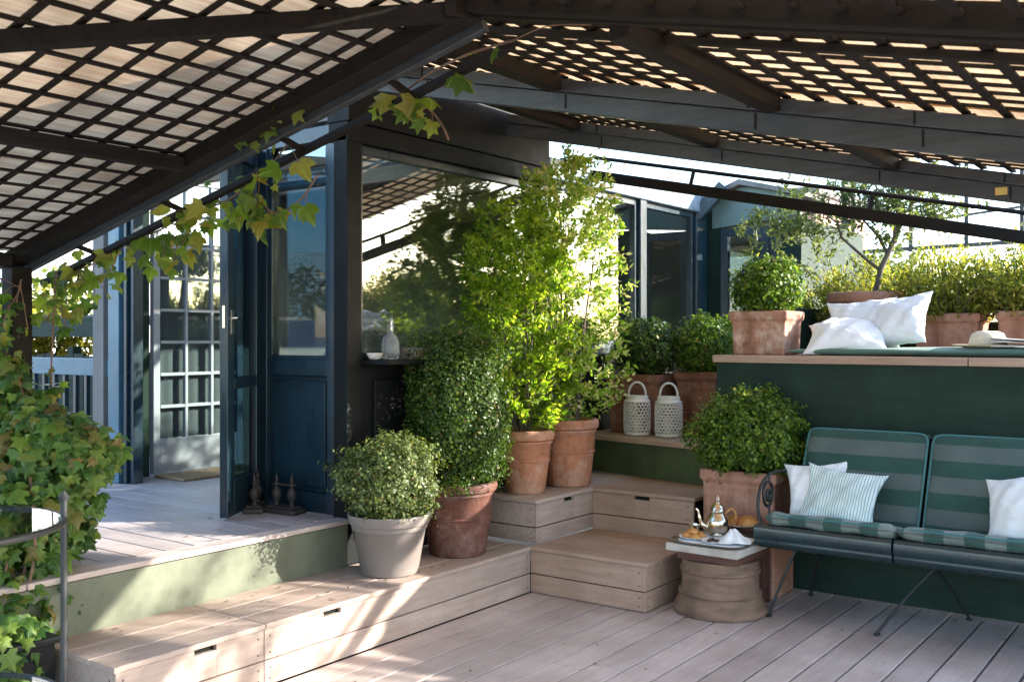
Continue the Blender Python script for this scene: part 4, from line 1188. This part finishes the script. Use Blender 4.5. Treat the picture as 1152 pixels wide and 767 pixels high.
b = MB(); n = 56; rings = [(.94,0),(1.0,.010),(1.02,.012),(1.0,.0065),(.93,.004),(.001,.004)]; vs = []; fs = []
for (k_, z) in rings:
    for j in range(n):
        a = 2*math.pi*j/n; e = .5
        vs.append((.205*k_*math.copysign(abs(math.cos(a))**e, math.cos(a)), .185*k_*math.copysign(abs(math.sin(a))**e, math.sin(a)), z))
for i in range(len(rings)-1):
    for j in range(n): fs.append((i*n+j, i*n+(j+1)%n, (i+1)*n+(j+1)%n, (i+1)*n+j))
fs.append(tuple(range(n))[::-1]); b.add(vs, fs); b.build('dish', M['silver'], t, smooth=40)
n = 40; b = MB(); vs = [(.178*math.copysign(abs(math.cos(2*math.pi*j/n))**.5, math.cos(2*math.pi*j/n)), .150*math.copysign(abs(math.sin(2*math.pi*j/n))**.5, math.sin(2*math.pi*j/n)), .0046) for j in range(n)]
vs += [(x_, y_, .0058) for x_, y_, z_ in vs]
b.add(vs, [tuple(range(n))[::-1], tuple(range(n, 2*n))] + [(j, (j+1)%n, n+(j+1)%n, n+j) for j in range(n)]); b.build('tray_cloth', M['white'], t)
ZT = .3658
t = thing('teapot', 'silver moroccan teapot standing on the tray', 'teapot', (-2.225, 4.845, ZT), .75); t.scale = (1.0,1.0,1.10)
b = MB(); b.lathe([(.035,0),(.038,.004),(.032,.010),(.055,.03),(.064,.055),(.058,.082),(.040,.102),(.036,.108),(.040,.112),(.040,.118)], 32, cap1=True); b.build('body', M['silver'], t, smooth=50)
b = MB(); b.lathe([(.041,.1185),(.036,.135),(.022,.150),(.012,.156),(.010,.162),(.014,.168),(.010,.178),(.004,.186),(.001,.192)], 28, cap1=True); b.build('lid', M['silver'], t, smooth=50)
b = MB(); b.tube(smooth_pts([(-.055,0,.04),(-.085,0,.055),(-.098,0,.085),(-.106,0,.118),(-.120,0,.128)]), [.014]*6+[.010]*6+[.007]*9, 8); b.build('spout', M['silver'], t, smooth=60)
b = MB(); b.tube(smooth_pts([(.040,0,.105),(.075,0,.125),(.098,0,.10),(.090,0,.06),(.060,0,.04)]), .0055, 8); b.build('handle', M['pastry'], t, smooth=60)
def plate(t, r):
    b = MB(); b.lathe([(r*.55,0),(r*.6,.002),(r,.012),(r*1.01,.0135),(r*.97,.0125),(r*.6,.005),(.001,.005)], 40); return b.build('plate', M['whitecer'], t, smooth=50)
def bun(loc, r, seed, sx=1.0):
    rng = np.random.default_rng(seed); b = MB(); n, k = 22, 10; vs = []; fs = []
    for i in range(k+1):
        ph = math.pi/2*i/k
        for j in range(n):
            a = 2*math.pi*j/n; q = 1+.08*math.sin(3*a+seed)+.05*math.sin(7*a+ph*5)
            vs.append((r*sx*math.cos(ph)*math.cos(a)*q, r*math.cos(ph)*math.sin(a)*q, r*.85*math.sin(ph)*(1+.1*math.sin(4*a))))
    for i in range(k):
        for j in range(n): fs.append((i*n+j, i*n+(j+1)%n, (i+1)*n+(j+1)%n, (i+1)*n+j))
    fs.append(tuple(range(n))[::-1]); b.add(vs, fs)
    o = b.build('pastry', M['pastry'], smooth=60); o.location = loc; return o
t = thing('breakfast_plate', 'white plate under the small pastries on the silver tray', 'plate', (-2.29, 4.70, ZT+.0005)); plate(t, .078)
GB = 'small pastries on the tray plate'
for i, (dx_, dy_, r_) in enumerate(((-.035,.0,.027),(.02,-.025,.026),(.015,.035,.028),(-.01,.01,.024))):
    z_ = ZT+.006 if i < 3 else ZT+.028
    tag(bun((-2.29+dx_, 4.70+dy_, z_), r_, 20+i, 1.25), ['small golden pastry at the spoon side of the tray plate', 'small golden pastry at the front of the tray plate', 'small golden pastry near the teapot on the tray plate', 'small golden pastry on top of the others on the tray plate'][i], 'pastry', GB)
t = thing('dessert_plate', 'pale plate with chocolate pieces in the middle of the tray', 'plate', (-2.165, 4.655, ZT+.0005)); plate(t, .060)
for i in range(3):
    b = MB(); b.box(-.012,.012,-.009,.009,0,.014); b.xf(Matrix.Rotation(i*.9, 4, 'Z')); o = b.build('chocolate', M['choc'], bevel=.003); o.location = (-2.165+.022*math.cos(i*2.1), 4.655+.02*math.sin(i*2.1), ZT+.006)
    tag(o, 'piece of dark chocolate on the pale plate on the tray', 'chocolate', 'chocolate pieces')
# napkin
n = 22; vs = []; fs = []; rng = np.random.default_rng(8)
for i in range(n+1):
    for j in range(n+1):
        u = i/n*2-1; v = j/n*2-1; rr = math.hypot(u, v)
        z = .006+.048*math.exp(-2.2*rr*rr)*(1+.35*math.sin(5*math.atan2(v,u)+1)) + .008*math.sin(6*u+2)*math.sin(5*v+1)*(1-min(1,rr*.7)) 
        vs.append((.085*u*(1-.12*v*v), .075*v*(1-.15*u*u), max(.0015, z)))
for i in range(n):
    for j in range(n): a = i*(n+1)+j; fs.append((a,a+n+1,a+n+2,a+1))
b = MB(); b.add(vs, fs); o = b.build('napkin', M['white'], smooth=80); o.location = (-2.075, 4.71, ZT+.0005); o.rotation_euler = (0,0,.5)
s_ = o.modifiers.new('thick', 'SOLIDIFY'); s_.thickness = .0015; s_.offset = 1
tag(o, 'crumpled white napkin at the sofa end of the tray', 'napkin')
t = thing('tea_cup', 'small silver cup at the step end of the tray', 'cup', (-2.335, 4.80, ZT+.0005), 2.6)
b = MB(); b.lathe([(.014,0),(.018,.003),(.026,.03),(.030,.052),(.028,.052),(.024,.03),(.014,.006),(.001,.005)], 28); b.build('bowl', M['silver'], t, smooth=50)
b = MB(); b.tube(smooth_pts([(.027,0,.045),(.048,0,.05),(.050,0,.03),(.024,0,.018)]), .003, 6); b.build('handle', M['silver'], t, smooth=60)
# stool with the second plate behind the table
t = thing('low_stool', 'low dark wooden stool holding the croissant plate behind the table', 'stool', (-2.16, 5.025, 0))
b = MB(); b.box(-.14,.14,-.04,.05,.375,.405); b.build('seat', M['redwood'], t, bevel=.004)
for (xx, yy) in ((-.12,-.03),(.12,-.03),(-.12,.04),(.12,.04)):
    b = MB(); b.box(xx-.012,xx+.012,yy-.008,yy+.008,0,.375); b.build('leg', M['redwood'], t)
t = thing('croissant_plate', 'white plate with two croissants in front of the pink trough', 'plate', (-2.15, 4.985, .4058)); plate(t, .112)
tag(bun((-2.20, 4.985, .4115), .046, 31, 1.1), 'croissant on the teapot side of the white plate', 'pastry', 'croissants on the white plate')
tag(bun((-2.115, 4.985, .4115), .055, 34, 1.05), 'croissant on the sofa side of the white plate', 'pastry', 'croissants on the white plate')

# ---------------------------------------------------------------- things on the ledge and on the deck
t = thing('glass_bottle', 'clear glass bottle standing on the dark window ledge', 'bottle', (-3.59, 3.81, 1.2885))
m, nt, bs_ = new_mat('bottle glass'); bs_.inputs['Transmission Weight'].default_value = .8; bs_.inputs['Base Color'].default_value = (.82,.88,.90,1); bs_.inputs['Roughness'].default_value = .12; bs_.inputs['IOR'].default_value = 1.3
v = coords(nt); bump(nt, bs_, noise(nt, v, 60, 2), .4, .004); M['bottle'] = m
b = MB(); b.lathe([(.040,0),(.046,.006),(.047,.05),(.046,.095),(.034,.12),(.016,.135),(.014,.165),(.018,.17),(.018,.178),(.012,.178)], 32); b.build('body', M['bottle'], t, smooth=50)
b = MB(); b.lathe([(.011,.172),(.012,.188),(.016,.196),(.012,.212),(.002,.216)], 24, cap1=True); b.build('stopper', M['bottle'], t, smooth=50)
t = thing('wooden_crate', 'small grey slatted crate on the window ledge beside the bottle', 'crate', (-3.57, 4.03, 1.2885))
b = MB(); b.box(-.06,.06,-.13,.13,0,.008); b.build('base', M['crate'], t)
for yy in (-.13, .124):
    b = MB(); b.box(-.06,.06,yy,yy+.006,.0085,.062); b.build('end_board', M['crate'], t)
for xx in (-.062, .056):
    b = MB()
    b.box(xx,xx+.006,-.13,.13,.0085,.020); b.box(xx,xx+.006,-.13,.13,.048,.062)
    for k in range(9): b.box(xx+.001,xx+.005,-.125+k*.0295,-.125+k*.0295+.012,.020,.048)
    b.build('side_slats', M['crate'], t)
o = bun((-3.57, 4.00, 1.2975), .05, 55, 1.0); o.name = 'bread_loaf'; tag(o, 'round loaf in the grey slatted crate on the ledge', 'bread')
t = thing('small_bowl', 'pale bowl by the corner post on the window ledge', 'bowl', (-3.61, 3.715, 1.2885))
b = MB(); b.lathe([(.02,0),(.03,.004),(.045,.03),(.048,.034),(.044,.033),(.028,.008),(.001,.006)], 28); b.build('bowl', M['whitecer'], t, smooth=50)

def andiron(label, loc, rz):
    t = thing('boot_scraper', label, 'boot scraper', loc, rz, 'cast iron boot scrapers on the deck')
    b = MB(); b.prism([(-.105,-.055),(.105,-.055),(.110,-.040),(.110,.040),(.105,.055),(-.105,.055),(-.110,.040),(-.110,-.040)], 'z', .001, .026); b.prism([(-.09,-.042),(.09,-.042),(.09,.042),(-.09,.042)], 'z', .0262, .038); b.build('base', M['castiron'], t, bevel=.007)
    for xx in (-.052, .052):
        b = MB(); b.lathe([(.018,.0385),(.012,.047),(.009,.058),(.021,.076),(.027,.098),(.021,.118),(.009,.132),(.008,.138),(.014,.144),(.014,.152),(.007,.158),(.010,.172),(.009,.182),(.004,.194),(.002,.206),(.001,.212)], 20, (xx,0,0), cap1=True); b.build('finial', M['castiron'], t, smooth=50)
    b = MB(); b.bar((-.078,0,.147), (.078,0,.147), .007, .012); b.build('scraper_bar', M['castiron'], t, bevel=.002)
andiron('cast iron boot scraper with both finials and bar seen broadside', (-4.03, 3.475, ZD), .12)
andiron('cast iron boot scraper seen end on beside the open door leaf', (-4.20, 3.43, ZD), 2.30)

# ---------------------------------------------------------------- etagere in the foreground
EP = (-2.101, 1.185); rr_ = (math.cos(YAW), math.sin(YAW))
base_a = YAW + R(27)
EC = (EP[0]-.25*math.cos(base_a), EP[1]-.25*math.sin(base_a))
t = thing('wire_etagere', 'black iron plant stand with round glass shelves in the foreground', 'shelf stand', (EC[0], EC[1], 0))
for k in range(3):
    a = base_a + k*2*math.pi/3
    p = (.25*math.cos(a), .25*math.sin(a))
    b = MB(); b.tube([(p[0],p[1],.004),(p[0],p[1],1.045)], .0075, 10); b.lathe([(.010,0),(.012,.008),(.006,.014),(.003,.020)], 14, (p[0],p[1],1.042), cap1=True); b.build('upright', M['metal'], t, smooth=50)
for z in (.21, .61, 1.0):
    b = MB(); b.tube([(.25*math.cos(a), .25*math.sin(a), z) for a in np.linspace(0,2*math.pi,56,endpoint=False)], .0075, 8, True)
    rg = b.build('shelf_ring', M['metal'], t, smooth=60)
    b = MB(); b.lathe([(.243,z+.0),(.2435,z+.006),(.001,z+.006)], 56, cap0=True); b.build('glass_shelf', M['shelfglass'], t)

# ---------------------------------------------------------------- ivy and vine
def ivy_cloud(name, label, cat, ells, n, size, mat, seed, stems=(), group=None):
    rng = np.random.default_rng(seed); t = thing(name, label, cat, ells[0][0])
    o0 = np.array(ells[0][0]); pos = []; nor = []
    w = np.array([e[2] for e in ells], float); w /= w.sum()
    for (c, r, ww), k in zip(ells, (w*n).astype(int)):
        d = rng.normal(size=(k,3)); d /= np.linalg.norm(d, axis=1, keepdims=True)
        tt = .35+.65*rng.uniform(size=k)**.5; lm = 1+.22*lump(d, seed+int(c[2]*100), 3)
        pos.append(np.array(c)-o0+d*np.array(r)*(tt*lm)[:,None]); nor.append(d+np.array([.25,-.45,.35]))
    pos = np.concatenate(pos); nor = np.concatenate(nor); k = len(pos)
    # leaves hang: tip points down and out
    z = nor+rng.normal(size=(k,3))*.45; z /= np.linalg.norm(z, axis=1, keepdims=True)
    dn = np.tile(np.array([0,0,-1.0]),(k,1))+rng.normal(size=(k,3))*.45
    y = dn-z*np.sum(dn*z,axis=1,keepdims=True); y /= np.linalg.norm(y, axis=1, keepdims=True)
    x = np.cross(y, z)
    ivy_leaves('foliage', pos, np.stack([x,y,z],axis=1), size*rng.uniform(.4,1.2,k), mat, t, rng)
    b = MB()
    for s_ in stems: b.tube(smooth_pts([tuple(np.array(p)-o0) for p in s_]), .006, 6)
    if stems: b.build('stems', M['vine'], t, smooth=60)
    return t
ivy_cloud('ivy_bush', 'dense green ivy bush spilling over the corner of the raised deck', 'ivy',
    [((-4.00,2.16,.90),(.36,.28,.24),6), ((-4.27,2.10,.96),(.34,.28,.28),3.0), ((-3.78,1.98,.55),(.16,.18,.30),1.5), ((-3.64,1.78,.28),(.21,.22,.24),2.4), ((-3.95,2.13,.68),(.30,.22,.2),1.7), ((-4.25,2.0,.65),(.32,.27,.32),1.5), ((-3.82,1.75,.65),(.16,.18,.3),.7), ((-4.32,2.17,1.32),(.10,.09,.26),.7)],
    4600, .062, M['ivy'], 91, stems=[((-3.6,1.85,.05),(-3.68,1.9,.4),(-3.9,2.1,.8),(-4.1,2.25,1.1)), ((-3.65,1.8,.05),(-3.7,1.85,.5),(-3.95,2.1,.9),(-4.3,2.2,1.3)), ((-3.7,1.9,.3),(-3.66,1.95,.6),(-3.8,2.0,.9)), ((-3.6,1.75,.1),(-3.75,1.7,.5),(-3.8,1.85,.8),(-4.0,1.95,1.0)), ((-4.1,2.1,.5),(-4.2,2.0,.9),(-4.3,2.1,1.3),(-4.3,2.2,1.6))])
# planter the ivy grows in
t = thing('wooden_planter', 'near black planter box under the ivy at the bench end', 'planter', (-3.62, 1.72, 0))
b = MB(); b.box(-.16,.16,-.2,.2,.02,.30); b.build('box', M['black'], t, bevel=.005)
b = MB(); b.box(-.175,.175,-.215,.215,.301,.325); b.build('rim', M['black'], t, bevel=.004)

# vine over the verge
rng = np.random.default_rng(17)
V0 = np.array((-4.30, 2.30, ZD))
t = thing('climbing_vine', 'climbing vine trailing from the left post up along the roof edge', 'vine', tuple(V0))
pos = []; nor = []; b = MB()
def trail(pts, dens, spread, r=.005, drop=.05):
    pts = smooth_pts(pts, 8); b.tube([tuple(np.array(p)-V0) for p in pts], r*.75, 6)
    for a, c_ in zip(pts[:-1], pts[1:]):
        m = rng.poisson(dens*(c_-a).length)
        for i in range(m):
            q = np.array(a.lerp(c_, rng.uniform()))
            p = q+rng.normal(size=3)*spread+np.array([0,-.01,-drop*rng.uniform(0,1.6)])
            pos.append(p-V0); nor.append(np.array([.35,-.6,.25])+rng.normal(size=3)*.55)
            if rng.uniform() < .5: b.tube([tuple(q-V0), tuple((q+p)/2-V0+np.array([0,0,.012])), tuple(p-V0)], .0018, 4)
def vg(x, y=2.41, dz=-.086): return (x, y, zl(x)+dz)
trail([(-4.290,2.237,.49),(-4.267,2.156,0.884),(-4.336,2.179,1.285),(-4.244,2.202,1.652)], 55, .06)
trail([(-4.244,2.294,.49),(-4.244,2.328,0.827),(-4.209,2.317,1.285),(-4.232,2.351,1.698)], 55, .06)
trail([vg(-4.347),vg(-4.049,2.409,-0.115),vg(-3.785,2.426,-0.086),vg(-3.533,2.409,-0.115),vg(-3.269)], 66, .038, drop=.075)
trail([vg(-3.441),vg(-3.189,2.426,-0.120),vg(-2.925,2.409,-0.103),vg(-2.707,2.363,-0.052)], 54, .034, drop=.068)
trail([vg(-3.005,2.391,-0.086),(-2.925,2.409,1.899),(-2.799,2.391,1.847),(-2.684,2.391,1.891),(-2.598,2.391,1.968)], 32, .022, drop=.038)
trail([vg(-2.845,2.254,-0.017),vg(-2.627,2.237,.017),vg(-2.500,2.219,-0.044)], 22, .022, drop=.015)
trail([vg(-2.283,2.409,-0.017),(-2.168,2.391,2.174),(-2.082,2.391,2.123),(-2.030,2.391,2.065),(-2.005,2.391,2.019)], 30, .016, drop=.022)
trail([vg(-2.317),vg(-2.110,2.391,-0.060),vg(-1.893,2.340,-0.086),(-1.703,2.323,2.260)], 12, .015, drop=.022)
trail([(-1.703,2.323,2.260),(-1.594,2.340,2.285),(-1.462,2.357,2.268)], 8, .009, .0022, .022)
trail([(-4.301,2.156,1.652),(-4.473,2.019,1.675),(-4.599,1.893,1.572)], 54, .052, drop=.09)
b.build('stems', M['vine'], t, smooth=60)
pos = np.array(pos); nor = np.array(nor); k = len(pos)
z = nor/np.linalg.norm(nor, axis=1, keepdims=True)
dn = np.tile(np.array([0,0,-1.0]),(k,1))+rng.normal(size=(k,3))*.4
y = dn-z*np.sum(dn*z,axis=1,keepdims=True); y /= np.linalg.norm(y, axis=1, keepdims=True)
ivy_leaves('foliage', pos, np.stack([np.cross(y,z),y,z],axis=1), .072*rng.uniform(.35,1.2,k), M['vineleaf'], t, rng)

# ---------------------------------------------------------------- greenery and walls around, partly seen in the glass
def tree(name, label, loc, h, rad, n, mat, seed, size=.09, trunk=.05, group=None, cat='tree'):
    t = thing(name, label, cat, loc, 0, group); rng = np.random.default_rng(seed)
    b = MB(); b.tube([(0,0,0),(.03,.02,h*.35),(-.02,.03,h*.7)], [trunk,trunk*.8,trunk*.4], 8)
    cl = []
    for i in range(26):
        d = rng.normal(size=3); d /= np.linalg.norm(d); q = rng.uniform(.3,1)
        c_ = np.array([0,0,h*.68])+d*np.array(rad)*q; cl.append(c_)
        if i < 12: b.tube([(0,0,h*.4+.02*i),tuple(c_*.6+np.array([0,0,h*.2])),tuple(c_)], [trunk*.4,trunk*.25,trunk*.1], 5)
    b.build('trunk', M['bark'], t, smooth=60)
    pos = []
    for c_ in cl:
        m = n//26; pos.append(c_+rng.normal(size=(m,3))*np.array(rad)*.22)
    pos = np.concatenate(pos); k = len(pos)
    leaves('crown', T_LANCE, pos, frames(k, np.tile([0,0,1.0],(k,1)), .9, rng), size*rng.uniform(.6,1.3,k), np.full(k,.5), mat, t)
tree('garden_tree', 'small yellow green tree glimpsed behind the ivy covered post', (-9.6, 5.2, -.25), 2.5, (.6,.6,.6), 2600, M['shrub'], 101, .09)
GT = 'trees behind the terrace'
tree('garden_tree', 'loose leafy tree rising behind the shed roof', (-3.3, 11.0, -.25), 3.2, (.8,.6,.7), 3200, M['olive_leaf'], 102, .09, group=GT)
# things behind the camera that the panes mirror
t = thing('white_pavilion', 'white walled pavilion opposite the house', 'building', (-15.5, -7.0, -.25))
b = MB(); b.box(-5,5,-1,1,0,3.3); b.build('wall', M['whitewall'], t)
t = thing('clipped_hedge', 'clipped hedge with blue bench cloth opposite the house', 'hedge', (-12.2, -3.8, -.25))
shrub_ball(t, (0,0,1.35), (2.8,.5,1.4), 9000, .10, M['hedge'], 103, 'box', .08)
t = thing('blue_canopy', 'blue cloth canopy in front of the hedge', 'awning', (-11.2, -2.9, -.25))
b = MB(); b.box(-1.8,1.8,-.6,.6,1.86,1.90); b.box(-1.8,1.8,.56,.6,.75,1.86); b.build('cloth', M['bluesheet'], t)
for xx in (-1.7,1.7):
    b = MB(); b.box(xx-.03,xx+.03,-.03,.03,0,1.859); b.build('post', M['metal'], t)

# fallen leaves and crumbs of soil on the boards
rng = np.random.default_rng(77)
n = 150
xs = np.concatenate([rng.uniform(-3.62,-3.2,70), rng.uniform(-4.6,-3.7,30), rng.uniform(-3.1,-.8,50)])
ys = np.concatenate([rng.uniform(2.1,4.45,70), rng.uniform(2.0,3.4,30), rng.uniform(2.6,5.3,50)])
zs = np.concatenate([np.full(70,.257), np.full(30,.493), np.full(50,.003)])
litter = leaves('leaf_litter', T_OVAL, np.stack([xs,ys,zs],axis=1), frames(n, np.tile([0,0,1.0],(n,1)), .12, rng), rng.uniform(.008,.028,n), rng.uniform(.4,.8,n), leaf('dry leaves', [(.10,.06,.03),(.20,.12,.05),(.12,.13,.04),(.05,.04,.03)], .1))
tag(litter, kind='stuff')
